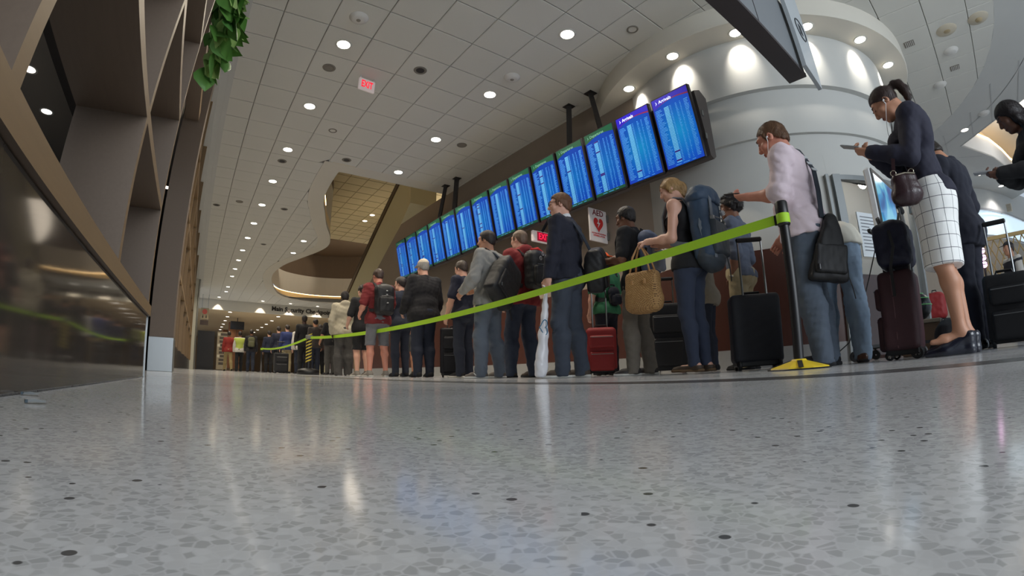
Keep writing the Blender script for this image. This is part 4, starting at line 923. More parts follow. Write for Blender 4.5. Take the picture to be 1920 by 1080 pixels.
        m = (s.knee[0] + s.knee[1]) / 2; F.cone((s.hip[0] + s.hip[1]) / 2, m - V3(0, 0, .1) * k, .10 * k + inf, .092 * k + inf, .08)
        F.cut(V3(0, 0, hem * k), (0, 0, -1), .006); F.cut(s.T((0, 0, waist)), s.A @ V3(0, 0, 1), .006); F.wrinkle(.002, 30, 5); solid(name, F, mat, s.root); return s
    def shoes(s, mat, sole=None, kind='shoe', name='shoe', inf=.008, sole_t=.024, top=.115):
        k = s.k
        for i in (0, 1):
            f = s.feet[i]; R = rz(f[2]); a = s.ank[i]; lift = V3(0, 0, f[3] * k) if len(f) > 3 else V3(0, 0, 0); gq = V3(a[0], a[1], 0) + lift; lo, hi = gq - V3(.2, .24, .0) * k, gq + V3(.2, .28, .16) * k; F = Sdf(lo, hi, min(s.g, .008)); s.foot(F, i, inf); F.cut(gq + V3(0, 0, top * k), (0, 0, 1), .004); F.cut(gq + V3(0, 0, .006), (0, 0, -1))
            o = solid(name, F, mat, s.root)
            if sole is not None:
                h = lambda *p: gq + R @ (V3(*p) * k); S_ = Sdf(lo, hi, min(s.g, .006)); S_.cone(h(0, -.045, .01), h(0, .10, .01), .042 * k, .047 * k, .0); S_.cone(h(-.008, .10, .01), h(-.008, .165, .012), .044 * k, .036 * k, .02); S_.cut(gq + V3(0, 0, sole_t * k), (0, 0, 1)); S_.cut(gq + V3(0, 0, .001), (0, 0, -1)); so = solid('sole', S_, sole, o)
        return s
    def wedges(s, mat, name='wedge_shoe', lift=.07):
        k = s.k
        for i in (0, 1):
            f = s.feet[i]; R = rz(f[2]); a = s.ank[i]; gq = V3(a[0], a[1], 0); h = lambda *p: gq + R @ (V3(*p) * k); F = Sdf(gq - V3(.2, .22, 0) * k, gq + V3(.2, .28, .2) * k, .006)
            F.cone(h(0, -.045, .10), h(0, .10, .035), .037 * k, .042 * k, .0); F.cone(h(0, .10, .032), h(0, .19, .018), .042 * k, .026 * k, .02); F.cone(h(0, -.05, .03), h(0, .10, .018), .033 * k, .040 * k, .03); F.cone(h(0, -.045, .10), h(0, -.05, .02), .036 * k, .030 * k, .02); F.ell(h(0, .06, .125), np.array((.032, .105, .065)) * k, R @ rx(-.45), .01, True); F.cut(h(0, -.02, .128), R @ V3(0, .0, 1), .004); F.cut(gq + V3(0, 0, .002), (0, 0, -1)); solid(name, F, mat, s.root)
        return s
    def belt(s, mat, z=.985):
        m = MB(); pts = []; w = s.w; k = s.k
        for q in range(25): a = 2 * PI * q / 24; pts.append(s.T((math.cos(a) * .142 * w, math.sin(a) * .118 * w, z)))
        m.strap(pts, .035, .006, [tuple(s.A @ V3(math.cos(2 * PI * q / 24), math.sin(2 * PI * q / 24), 0)) for q in range(25)]); m.build('belt', mat, s.root); return s
    def face(s, brow=(60, 42, 34), lip=(150, 84, 78)):
        k, c, R = s.k * (.95 if s.female else 1.0) * s.hs, s.headc, s.Hd; h = lambda *p: tuple(c + R @ (V3(*p) * k))
        for sx in (-1, 1):
            m = MB(); m.tube([h(sx * .016, .094, .034), h(sx * .032, .0935, .0385), h(sx * .05, .083, .034)], [.0026 * k, .0036 * k, .0018 * k], 6); m.build('eyebrow', M('brow_%d_%d_%d' % brow, brow, .7), s.root, True)
            m = MB(); m.tube([h(sx * .020, .0895, .0075), h(sx * .032, .0925, .0062), h(sx * .045, .087, .0075)], [.0012 * k, .0022 * k, .0014 * k], 6); m.build('eyelash', M('lash', (34, 24, 22), .6), s.root, True)
        m = MB(); m.tube([h(-.021, .0885, -.064), h(-.008, .0975, -.060), h(.008, .0975, -.060), h(.021, .0885, -.064)], [.0015 * k, .0042 * k, .0042 * k, .0015 * k], 6); m.tube([h(-.017, .0885, -.068), h(0, .0965, -.071), h(.017, .0885, -.068)], [.002 * k, .0048 * k, .002 * k], 6); m.build('lips', M('lips_%d' % lip[0], lip, .45), s.root, True); return s
    def W(s, p):
        """a point of the figure's frame in the scene"""
        c, q = math.cos(s.heading), math.sin(s.heading); return (s.loc[0] + p[0] * c - p[1] * q, s.loc[1] + p[0] * q + p[1] * c, p[2])
    def attach(s, name, label, cat, group=None):
        """a thing of its own that shares the figure's frame (bags, phones)"""
        return thing(name, label, cat, (s.loc[0], s.loc[1], 0), s.heading, group)
import time; _t0 = time.time()
WHITE = M('white_rubber', (198, 196, 190), .6); JEANS = cloth('denim', (60, 72, 90)); JEANS_D = cloth('dark_denim', (38, 44, 60)); JEANS_L = M('pale_denim', (136, 156, 178), .85, var=.3, scale=7, bump=.25, bscale=300)
BLK = cloth('black_cloth', (25, 25, 29)); NAVY = cloth('navy_cloth', (28, 32, 52)); BROWNL = M('brown_leather', (78, 48, 34), .35, var=.15); BLKL = M('black_leather', (22, 22, 24), .3); GREYC = cloth('grey_cloth', (110, 110, 110)); KHAKI = cloth('khaki', (160, 146, 114)); TRAINER = M('trainer_grey', (126, 120, 112), .7, var=.4, scale=50)
NYLON = M('black_nylon', (22, 22, 25), .55, var=.15, scale=60, bump=.2, bscale=500); WEB = M('webbing', (30, 30, 34), .7, bump=.3, bscale=600, scale=50, var=.1)
def phone_at(P, i, label, col=(20, 20, 22), off=.03, n=(0, 0, 1), up=.024):
    d = unit(P.fdir[i]); n = V3(*n); n = unit(n - d * (n @ d)); t = np.cross(d, n); c = P.wri[i] + d * (.10 + off) * P.k + n * up * P.k
    o = P.attach('smartphone', label, 'phone'); F = Sdf(c - .11, c + .11, .004); F.box(c, (.034, .066, .005), np.stack([t, d, n], 1), .004); solid('case', F, M('phone_%d' % col[0], col, .35), o); m = MB()
    m.add([tuple(c + t * sx * .030 + d * sy * .058 + n * .0056) for sx, sy in ((-1, -1), (1, -1), (1, 1), (-1, 1))], [(0, 1, 2, 3)]); m.build('screen', M('phone_screen', (16, 18, 24), .1), o); return o
def earphones(P, sides, label):
    k, c, R = P.k * (.95 if P.female else 1) * P.hs, P.headc, P.Hd; h = lambda *p: c + R @ (V3(*p) * k); o = P.attach('earphones', label, 'earphones')
    for sx in sides:
        m = MB(); m.tube([h(sx * .080, .004, -.002), h(sx * .086, .012, -.006)], .0065, 8); m.tube([h(sx * .086, .012, -.004), h(sx * .085, .018, -.034)], .0032, 6); m.build('earbud', M('ear_white', (235, 235, 235), .4), o, True)
        m = MB(); e = P.T((sx * .03, .125 if not P.female else .14, 1.32)); a = h(sx * .085, .018, -.034); m.tube([tuple(a + (e - a) * t + V3(0, .02, -.03) * math.sin(PI * t)) for t in np.linspace(0, 1, 9)], .0018, 5); m.build('cord', M('ear_white'), o)
    return o
def curve_on(P, pts, lift=0): return [tuple(P.T(p)) for p in pts]
def backpack(P, label, mat, pocket=None, w=.30, h=.46, d=.20, z=1.20, back=.145, strapmat=None, x=0.0, extra=None, group=None, name='backpack', straps=True, g=.010):
    """rucksack on the back: shell, front pocket, side straps, two shoulder straps, grab loop"""
    o = P.attach(name, label, 'backpack', group); k = P.k; A = P.A; c = P.T((x, -back - d / 2, z)); F = Sdf(c - .5, c + .5, g); F.box(c, np.array((w / 2, d / 2, h / 2)), A, .07); F.ell(c + A @ V3(0, .0, h * .30), (w * .48, d * .5, h * .26), A, .05); F.wrinkle(.004, 40, 9); b = solid('shell', F, mat, o)
    c2 = c + A @ V3(0, -d / 2 - .005, -h * .17); F = Sdf(c2 - .3, c2 + .3, g); F.box(c2, (w * .40, .035, h * .26), A, .03); F.wrinkle(.003, 45, 4); solid('pocket', F, pocket or mat, o)
    m = MB(); q = lambda X, Y, Z: tuple(c + A @ V3(X, Y, Z)); m.tube([q(-w * .32, -d / 2 - .038, h * .10 - .0), q(0, -d / 2 - .046, h * .115), q(w * .32, -d / 2 - .038, h * .10)], .004, 6); m.build('zip', M('zip_grey', (120, 120, 122), .4, .6), o)
    m = MB(); m.tube([q(-.04, d * .32, h * .5), q(-.035, d * .34, h * .5 + .05), q(.035, d * .34, h * .5 + .05), q(.04, d * .32, h * .5)], .008, 6); m.build('grab_loop', strapmat or WEB, o)
    for sx in (-1, 1):
        m = MB(); m.strap([q(sx * w * .42, -d * .25, h * .36), q(sx * w * .52, -d * .1, 0), q(sx * w * .44, -d * .2, -h * .34)], .022, .004, [A @ V3(sx, -.3, 0)] * 3); m.build('side_strap', strapmat or WEB, o)
        if straps:
            m = MB(); sw = P.shw / P.k * .62; th = P.w
            pts = [(sx * sw * .8 , -back * .95, 1.40), (sx * sw, -.085 * th, 1.475), (sx * sw, -.01, 1.502), (sx * sw, .075, 1.465), (sx * sw * 1.02, .128 * th, 1.36), (sx * sw * 1.1, .13 * th, 1.22), (sx * sw * 1.45, .06, 1.10), (sx * sw * 1.5, -.06, 1.05), (sx * sw * 1.2, -back, 1.04)]
            nr = [(0, -1, .3), (0, -.5, 1), (0, 0, 1), (0, .6, 1), (0, 1, .3), (0, 1, -.1), (sx, .8, 0), (sx, -.1, 0), (sx * .5, -1, 0)]
            m.strap([tuple(P.T(p)) for p in pts], .05, .012, [tuple(A @ V3(*n)) for n in nr]); m.build('shoulder_strap', strapmat or WEB, o)
    if extra: extra(o, q, A, w, h, d)
    return o
# ---- man in the pink shirt
P = Person('man in pale pink shirt and jeans looking at a phone behind the black post', (3.33, 1.0), .05, 1.80, 1.2, pitch=.30, lean=.06, tone='red', g=.009, belly=.3, larm=((-.10, .14, -1), (.16, 1, .24)), rarm=((.10, .22, -1), (-.02, .62, -.75)), lh='phone', lpalm=(.3, .1, 1), rh='grip', rpalm=(-.4, .3, -.6), hipshift=(0, .03), headfine=.005, hs=1.12)
P.body().hair('thin', (104, 74, 52), thick=.004).face((110, 80, 56), (176, 100, 90))
P.top('shirt', M('pink_shirt', (226, 208, 216), .8, var=.04, scale=30, bump=.2, bscale=300), .58, .85, .018, .024, seed=4, wr=.012, collar=M('pink_shirt')).trousers('jeans', M('denim_washed', (84, 94, 108), .85, var=.3, scale=6, bump=.25, bscale=300), (.018, .030), .02, seed=3, wr=.008).shoes(BLK, BLK); PINK = P
phone_at(P, 0, 'dark phone held by the man in the pale pink shirt', (40, 34, 34)); earphones(P, (-1,), 'white earphones worn by the man in the pale pink shirt')
# ---- woman in the blazer and windowpane skirt
P = Person('woman in navy blazer and white windowpane checked skirt looking at her phone', (3.26, .14), .08, 1.77, .95, True, pitch=.58, lean=.05, tone='tan', g=.008, larm=((-.16, .20, -.95), (.18, 1, .46)), rarm=('ik', (.085, -.015, -.01)), lh='phone', lpalm=(.35, 0, 1), rh='phone', rpalm=(-.35, .1, 1), feet=((-.07, -.01, .1, .065), (.07, -.05, -.1, .065)), hipshift=(0, .0), headfine=.005)
P.body().hair('ponytail', (58, 42, 38), thick=.006).face((52, 38, 34), (158, 92, 84))
WP = bpy.data.materials.new('windowpane'); WP.use_nodes = True
def windowpane(m):
    nt = m.node_tree; N = nt.nodes; L = nt.links; p = N['Principled BSDF']; p.inputs['Roughness'].default_value = .8; tc = N.new('ShaderNodeTexCoord'); sp = N.new('ShaderNodeSeparateXYZ'); L.new(tc.outputs['Object'], sp.inputs[0])
    def mth(op, a, b=None):
        n = N.new('ShaderNodeMath'); n.operation = op
        for q, v in enumerate((a, b)):
            if v is None: continue
            if isinstance(v, (int, float)): n.inputs[q].default_value = v
            else: L.new(v, n.inputs[q])
        return n.outputs[0]
    an = mth('ARCTAN2', sp.outputs[0], sp.outputs[1]); v = mth('LESS_THAN', mth('FRACT', mth('MULTIPLY', an, 17 / (2 * PI))), .045); hz = mth('LESS_THAN', mth('FRACT', mth('DIVIDE', sp.outputs[2], .074)), .042); ln = mth('MAXIMUM', v, hz)
    mx = N.new('ShaderNodeMix'); mx.data_type = 'RGBA'; L.new(ln, mx.inputs['Factor']); mx.inputs['A'].default_value = lin((240, 240, 238)); mx.inputs['B'].default_value = lin((62, 62, 74)); L.new(mx.outputs['Result'], p.inputs['Base Color'])
windowpane(WP); MATS['windowpane'] = WP
BLAZER = cloth('blazer', (32, 32, 50), .8, .05)
P.top('blazer', BLAZER, .98, .915, .020, .020, seed=6, wr=.0045, zcap=.012).skirt('skirt', WP, .505).wedges(M('wedge_navy', (24, 26, 40), .25, coat=.4)); SK = P
phone_at(P, 0, 'pale phone in the hands of the woman in the navy blazer', (150, 150, 150), up=.02); earphones(P, (-1,), 'white earphones worn by the woman with a ponytail')
m = MB(); m.add([tuple(P.T(p)) for p in ((-.05, .10, 1.46), (.05, .10, 1.46), (.03, .145, 1.30), (-.03, .145, 1.30))], [(0, 1, 2, 3)]); m.build('blouse', M('blouse', (220, 220, 222), .8), P.root)
# ---- dark haired woman at the edge
P = Person('dark haired woman in black standing by a black roller case looking at her phone', (3.98, -.66), .12, 1.70, .98, True, pitch=.42, lean=.06, tone='deep', g=.010, larm=((-.15, .25, -1), (.25, 1, .14)), rarm=('ik', (.085, -.015, -.01)), lh='phone', rh='phone', lpalm=(.35, 0, 1), rpalm=(-.35, .1, 1), headfine=.005)
P.body().hair('long', (30, 22, 24), thick=.012).face((24, 18, 18), (100, 58, 56)).top('jumper', BLK, 1.0, .84, .016, .018, seed=8, wr=.005).trousers('trousers', BLK, (.010, .012)).shoes(BLKL)
phone_at(P, 0, 'slim silver phone held by the dark haired woman in black', (170, 172, 176), up=.02)
# ---- man in the dark suit behind her
P = Person('man in dark suit half hidden behind the woman in the checked skirt', (4.66, -.01), -.35, 1.88, 1.06, lean=.03, pitch=.7, sh=1.12, tone='tan', g=.011, rarm=((.30, -.05, -1), (-.55, .9, .02)), larm=((-.2, .1, -1), (.3, .9, .1)), rh='grip', lh='grip')
P.body().hair('short', (44, 36, 32)).top('jacket', cloth('suit_dark', (30, 32, 46)), .97, .78, .022, .024, seed=9, wr=.005).trousers('suit_trousers', cloth('suit_dark'), (.014, .020), .02, wr=.005).shoes(M('shoe_polish', (18, 18, 20), .15))
# ---- woman in the tank top with the big rucksack
P = Person('blonde woman in black tank top carrying a tall blue hiking rucksack', (3.36, 2.04), .10, 1.69, .98, True, pitch=.30, lean=.05, tone='fair', g=.009, larm=((-.10, .10, -1), (.10, 1, .10)), rarm=((.15, .2, -1), (-.2, .9, .2)), lh='grip', rh='phone', lpalm=(.4, .0, -1), feet=((-.075, .0, .1, .015), (.075, -.04, -.1, .015)), headfine=.0055, yaw=.35)
P.body().hair('updo', (176, 140, 92), thick=.010).face((120, 92, 66)).top('tank_top', BLK, 0, .86, .008, 0, seed=10, wr=.0035, zcap=-.035, strapless=True).trousers('jeans', cloth('indigo', (46, 54, 74)), (.009, .010), .055, seed=11, wr=.0035).shoes(M('mule', (60, 46, 34), .6), M('cork', (96, 74, 50), .8), name='mule', top=.052); TK = P
phone_at(P, 1, 'dark phone held by the blonde woman in the tank top', (30, 26, 28), up=.02)
RUCK = M('ruck_blue', (50, 70, 94), .6, var=.15, scale=30, bump=.25, bscale=300); RUCK2 = M('ruck_slate', (58, 66, 76), .6, var=.1, scale=30, bump=.25, bscale=300)
def ruck(o, q, A, w, h, d):
    c = V3(*q(0, -.01, h * .47)); F = Sdf(c - .3, c + .3, .01); F.ell(c, (w * .58, d * .70, .12), A @ rx(.25), 0); F.cut(c - A @ V3(0, 0, .045), A @ V3(0, .1, -1), .02); F.wrinkle(.009, 34, 2); solid('lid', F, RUCK, o)
    c = V3(*q(0, .0, -h * .40)); F = Sdf(c - .3, c + .3, .01); F.ell(c, (w * .52, d * .60, .13), A, 0); F.wrinkle(.009, 40, 3); solid('sleeping_bag_compartment', F, RUCK2, o)
    for sx in (-1, 1):
        m = MB(); m.strap([q(sx * w * .30, -d * .5 - .02, h * .46), q(sx * w * .34, -d * .58, h * .12), q(sx * w * .34, -d * .58, -h * .22), q(sx * w * .30, -d * .45, -h * .48)], .030, .006, [A @ V3(sx * .3, -1, 0)] * 4); m.build('compression_strap', M('ruck_strap', (112, 120, 130), .7), o)
        m = MB(); m.bbox(tuple(V3(*q(sx * w * .345, -d * .6, h * .1)) - .016), tuple(V3(*q(sx * w * .345, -d * .6, h * .1)) + .016), .004); m.build('buckle', M('buckle_grey', (140, 142, 146), .4), o)
    lm = MB(); b0 = V3(*q(w * .33, -d * .5, h * .26)); 
    for t0, t1 in (((-.02, -.012, -.01), (.022, -.02, .018)), ((-.012, -.014, -.02), (.026, -.02, .004)), ((-.024, -.01, .004), (.008, -.016, .026))): lm.strap([tuple(b0 + A @ V3(*t0)), tuple(b0 + A @ V3(*t1))], .006, .05, tuple(A @ V3(.5, -1, 0)))
    tag(lm.build('white_mark', M('mark_white', (214, 216, 220), .6), o), kind='stuff')
    m = MB(); hz = .99; pts = []; nr = []
    for t in range(13):
        a = -PI * .92 + t / 12 * PI * 1.84 + PI / 2; pts.append(tuple(TK.T((math.cos(a) * .155, math.sin(a) * .125, hz)))); nr.append((math.cos(a), math.sin(a), 0))
    m.strap(pts, .07, .014, nr); m.build('hip_belt', RUCK2, o)
    m = MB(); m.strap([q(.02 + w * .28, -d * .5, -h * .38), q(.03 + w * .32, -d * .52, -h * .58), q(.04 + w * .30, -d * .5, -h * .78)], .020, .003, (0, -1, 0)); m.build('loose_strap', WEB, o)
backpack(P, 'tall blue and slate hiking rucksack worn by the blonde woman in the tank top', RUCK, RUCK2, .33, .55, .185, 1.175, .12, M('ruck_strap', (112, 120, 130), .7), extra=ruck, name='hiking_rucksack')
# ---- teenager in the black tee
P = Person('dark haired youth in black tee and grey trousers wearing a striped blue backpack', (3.50, 2.72), .25, 1.62, .92, pitch=.10, lean=.04, tone='brown', g=.0095, larm=((-.30, .05, -1), (.45, 1, .12)), rarm=((.25, .12, -1), (-.5, .9, .14)), lh='relax', rh='phone', feet=((-.10, .05, .5), (.10, -.05, .1)), headfine=.006, yaw=-.1)
P.body().hair('short', (32, 26, 26), thick=.011).face((26, 20, 20), (110, 64, 56)).top('tee_shirt', BLK, .42, .84, .016, .022, seed=12, wr=.007).trousers('trousers', cloth('grey_chino', (120, 112, 102)), (.014, .024), .015, seed=13, wr=.007).shoes(M('shoe_black_white', (44, 38, 36), .6, var=.5, scale=40), WHITE, name='sneaker'); YOUTH = P
backpack(P, 'small blue and grey striped backpack worn by the youth in the black tee', M('pack_blue', (104, 118, 150), .7, var=.1, scale=40), M('pack_grey', (140, 146, 160), .7), .27, .40, .15, 1.20, .115)
# ---- curly haired man in the denim shirt
P = Person('curly haired man in blue denim shirt and khaki trousers with a bracelet', (4.28, 2.02), .15, 1.70, 1.0, pitch=.02, lean=.0, tone='brown', g=.0095, larm=((-.12, -.10, -1), (.30, .30, -1)), rarm=((.2, -.1, -1), (-.2, .3, -1)), headfine=.0055, yaw=.1)
P.body().hair('curly', (28, 23, 23), thick=.018).face((28, 22, 22), (120, 70, 60)).top('denim_shirt', M('chambray', (88, 96, 114), .85, var=.15, scale=20, bump=.25, bscale=300), .54, .90, .016, .024, seed=14, wr=.009, collar=M('chambray')).trousers('khaki_trousers', KHAKI, (.013, .018), .02, wr=.006).belt(BROWNL, .965).shoes(BLK, BLK)
m = MB(); d = unit(P.fdir[0]); c = P.wri[0] - d * .02; t1 = unit(np.cross(d, (0, 0, 1))); t2 = np.cross(d, t1); m.tube([tuple(c + (t1 * math.cos(a) + t2 * math.sin(a)) * .037) for a in np.linspace(0, 2 * PI, 21)], .006, 6); b = P.attach('bracelet', 'pale bead bracelet on the wrist of the curly haired man', 'bracelet'); m.build('band', M('bead_white', (214, 208, 196), .5), b, True)
# ---- man bending forwards
P = Person('man in white shirt and pale jeans bending forwards behind the messenger bag', (3.86, .98), -1.25, 1.69, 1.10, lean=1.30, pitch=.3, tone='fair', g=.011, larm=((-.1, .35, -1), (0, .5, -1)), rarm=((.1, .35, -1), (0, .5, -1)), hipshift=(0, -.12), feet=((-.12, .05, .2), (.13, -.08, -.1)))
P.body().hair('short', (90, 80, 70)).top('white_shirt', M('white_shirt', (226, 222, 208), .8, var=.03, scale=20, bump=.2, bscale=300), .95, .80, .022, .02, seed=15, wr=.007).trousers('pale_jeans', JEANS_L, (.020, .030), .02, seed=16, wr=.009).shoes(BROWNL, BLK)
# ---- youngster with the orange cap and green shirt
P = Person('youngster in green shirt and orange cap standing behind the red suitcase', (4.30, 3.82), -.1, 1.50, 1.0, tone='fair', g=.012, larm=((-.2, .1, -1), (-.05, .2, -1)))
P.body().hair('short', (110, 80, 50)).cap('cap', cloth('orange_cap', (232, 96, 42)), True, True).top('green_shirt', cloth('green_shirt', (58, 122, 86)), .42, .86, .018, .022, seed=17, wr=.005).trousers('dark_trousers', cloth('ink_cloth', (26, 28, 40)), (.013, .018)).shoes(BLK)
backpack(P, 'thin strapped dark satchel worn by the youngster in the green shirt', cloth('ink_cloth'), None, .16, .22, .08, 1.08, .135)
# ---- person hidden behind the rucksack
P = Person('person in pale beige top and blue shorts mostly hidden behind the hiking rucksack', (4.62, 2.62), .3, 1.56, 1.05, True, tone='fair', g=.013)
P.body().hair('bob', (70, 52, 40)).top('beige_top', cloth('beige_top', (150, 142, 128)), .95, .80, .02, .02, seed=18).trousers('blue_trousers', JEANS_D, (.014, .018)).shoes(BLK)
# ---- man in the navy sweater with glasses
P = Person('man with glasses in navy sweater holding a long white plastic bag', (3.08, 3.22), .38, 1.81, 1.08, pitch=.02, lean=.02, tone='fair', g=.0095, larm=((-.16, .04, -1), (-.02, .28, -1)), rarm=((.16, .05, -1), (.0, .35, -1)), lh='grip', feet=((-.11, .04, .35), (.12, -.05, -.05)), headfine=.0055, yaw=.42)
P.body().hair('short', (112, 76, 52), thick=.011).face((96, 68, 48)).top('sweater', cloth('navy_knit', (30, 32, 46)), 1.0, .88, .022, .022, seed=19, wr=.008, zcap=-.004, collar=M('shirt_white', (224, 224, 226), .7)).trousers('jeans', M('denim_slate', (60, 67, 80), .85, var=.2, scale=8, bump=.25, bscale=300), (.016, .026), .015, seed=20, wr=.007).shoes(M('brown_suede', (66, 54, 44), .7), WHITE); SW = P
k, c, R = P.k, P.headc, P.Hd; gl = P.attach('glasses', 'dark framed glasses worn by the man in the navy sweater', 'glasses')
for sx in (-1, 1):
    m = MB(); m.tube([tuple(c + R @ (V3(sx * .034 + math.cos(a) * .026, .108 - abs(sx * .034 + math.cos(a) * .026) * .12, .008 + math.sin(a) * .019) * k)) for a in np.linspace(0, 2 * PI, 21)], .0022, 6); m.build('rim', BLK, gl, True)
    m = MB(); m.tube([tuple(c + R @ (V3(*p) * k)) for p in ((sx * .060, .100, .014), (sx * .076, .06, .014), (sx * .080, -.01, .012), (sx * .078, -.025, -.006))], .0022, 6); m.build('temple', BLK, gl, True)
m = MB(); m.tube([tuple(c + R @ (V3(*p) * k)) for p in ((-.009, .108, .012), (0, .112, .014), (.009, .108, .012))], .002, 6); m.build('bridge', BLK, gl)
# ---- man in the red jacket
P = Person('man in red jacket and blue jeans with a black backpack full of clips', (3.57, 4.56), .12, 1.85, 1.12, tone='fair', g=.011, larm=((-.20, .06, -1), (.12, .35, -1)), rarm=((.2, .06, -1), (-.1, .3, -1)), feet=((-.12, .10, .4), (.12, -.04, 0)), yaw=.1)
P.body().hair('buzz', (104, 84, 68), thick=.005).top('red_jacket', cloth('red_jacket', (128, 38, 40)), 1.0, .84, .026, .026, seed=21, wr=.011, hood=True).trousers('jeans', cloth('denim_blue', (54, 62, 80)), (.018, .030), .015, seed=22, wr=.008).shoes(M('brown_suede'), BLK)
def clips(o, q, A, w, h, d):
    for X, Z in ((-.06, .12), (.03, .15), (.05, .02), (-.02, .18)):
        m = MB(); c0 = V3(*q(X, -d / 2 - .055, Z)); m.tube([tuple(c0 + V3(math.cos(a) * .016, 0, math.sin(a) * .024)) for a in np.linspace(0, 2 * PI, 13)], .004, 6); m.build('clip', M('clip_steel', (190, 190, 192), .3, .9), o, True)
    m = MB(); m.tube([q(-.1, -.02, h * .52), q(0, -.04, h * .58), q(.12, -.02, h * .5)], .02, 6); m.build('red_pouch', cloth('red_bright', (196, 44, 40)), o, True)
backpack(P, 'black backpack hung with metal clips on the back of the red jacket', NYLON, None, .30, .46, .18, 1.22, .15, extra=clips)
# ---- man in the grey shirt with the messenger bag
P = Person('dark haired man in light grey shirt with a black messenger bag across his back', (2.99, 4.43), .42, 1.71, 1.12, tone='tan', g=.011, larm=((-.30, .12, -1), (.25, .8, -.5)), rarm=((.2, .2, -1), (-.3, .9, -.2)), feet=((-.12, .06, .45), (.13, -.04, 0)), yaw=.15, pitch=.05)
P.body().hair('short', (40, 32, 28), thick=.012).top('grey_shirt', cloth('grey_shirt', (148, 146, 142)), .97, .84, .020, .024, seed=23, wr=.011).trousers('jeans', M('denim_light', (94, 102, 114), .85, var=.2, scale=8, bump=.25, bscale=300), (.018, .028), .015, seed=24, wr=.008).shoes(M('sneaker_grey', (92, 84, 78), .7, var=.5, scale=50), WHITE, name='sneaker'); GS = P
# ---- man in the navy polo
P = Person('man in navy polo shirt with bare forearms looking at his hands', (3.56, 5.95), .35, 1.74, 1.1, tone='fair', g=.012, larm=((-.25, .10, -1), (.1, .45, -1)), rarm=((.2, .2, -1), (-.3, .9, 0)), pitch=.2)
P.body().hair('short', (60, 48, 40)).top('polo_shirt', NAVY, .42, .86, .02, .026, seed=25, wr=.006).trousers('dark_jeans', JEANS_D, (.015, .024), .015).shoes(BLK, WHITE)
# ---- heavy man in black with the white cap
P = Person('heavy man in black sweater and pale cap with a black suitcase beside him', (3.20, 6.56), .05, 1.84, 1.42, tone='fair', g=.012, belly=.4, pitch=.12, larm=((-.22, .15, -1), (.15, .8, -.6)), rarm=((.26, .12, -1), (.05, .5, -.9)), sh=.92)
P.body().hair('short', (150, 146, 140)).cap('cap', cloth('pale_cap', (196, 186, 168)), True).top('sweater', cloth('black_knit', (28, 27, 31)), 1.0, .82, .022, .024, seed=26, wr=.007).trousers('dark_jeans', cloth('inky_denim', (32, 38, 54)), (.014, .022), .01).shoes(BLK)
# ---- person in the dark blue jacket
P = Person('dark haired person in dark blue jacket squeezed beside the heavy man in black', (3.40, 7.92), .1, 1.81, 1.0, tone='fair', g=.014, yaw=.5, larm=((-.2, 0, -1), (.05, .3, -1)))
P.body().hair('short', (40, 32, 30), thick=.016).top('blue_jacket', cloth('dark_blue_jacket', (34, 40, 56)), 1.0, .82, .026, .024, seed=27, wr=.006).trousers('dark_jeans', JEANS_D, (.014, .02), .01).shoes(BLK)
P = Person('person in grey shorts and dark top standing behind the dark blue jacket', (3.93, 8.72), 0, 1.76, 1.0, tone='tan', g=.014)
P.body().hair('short', (50, 40, 34)).top('dark_top', cloth('dark_top', (40, 40, 46)), .45, .84, .018, .02).trousers('grey_shorts', GREYC, (.014, .024), .50, shorts=True).shoes(M('dark_trainer', (60, 50, 44), .7), WHITE)
# ---- man in the red tee and grey shorts
P = Person('man in red tee and grey shorts wearing a shiny black backpack', (2.76, 7.38), .05, 1.80, 1.1, tone='red', g=.012, larm=((-.26, .02, -1), (.10, .75, -.4)), rarm=((.22, .1, -1), (-.1, .8, -.3)), pitch=.18, feet=((-.13, .02, .15), (.14, 0, -.2)))
P.body().hair('buzz', (66, 50, 42), thick=.006).top('red_tee', cloth('red_tee', (116, 36, 38)), .42, .84, .018, .028, seed=28, wr=.010).trousers('grey_shorts', cloth('grey_shorts', (108, 108, 112)), (.018, .036), .50, seed=29, shorts=True, wr=.006).shoes(TRAINER, WHITE, name='trainer')
def shine(o, q, A, w, h, d):
    for Z in (.14, .08, -.06):
        m = MB(); c0 = V3(*q(0, -d / 2 - .01 if Z > 0 else -d / 2 - .045, Z)); m.lathe([(0, -.01), (.016, -.008), (.02, 0), (.016, .008), (0, .01)], 12, tuple(c0)); m.build('badge', M('clip_steel', (190, 190, 192), .3, .9), o, True)
backpack(P, 'shiny black backpack on the back of the red tee', NYLON, None, .32, .48, .18, 1.20, .14, extra=shine)
P = Person('person in black tee and black shorts beside the red tee', (2.93, 8.70), .2, 1.75, 1.05, tone='fair', g=.014, larm=((-.25, .1, -1), (.2, .7, -.5)))
P.body().hair('short', (40, 34, 30)).top('black_tee', BLK, .45, .84, .02, .024).trousers('black_shorts', BLK, (.016, .034), .50, shorts=True).shoes(TRAINER, WHITE, name='trainer')
P = Person('woman with tied up brown hair facing the camera in a grey jacket', (3.37, 10.62), PI - .15, 1.72, 1.0, True, tone='fair', g=.014, larm=((-.2, .2, -1), (.4, .8, -.2)), headfine=.009)
P.body().hair('updo', (120, 92, 66)).face().top('grey_jacket', GREYC, 1.0, .84, .02, .02).trousers('khaki_trousers', KHAKI, (.012, .024), .02).shoes(M('dark_trainer'), WHITE)
m = MB(); m.add([tuple(P.T(p)) for p in ((-.06, .135, 1.42), (.06, .135, 1.42), (.05, .15, 1.0), (-.05, .15, 1.0))], [(0, 1, 2, 3)]); m.build('black_top', BLK, P.root)
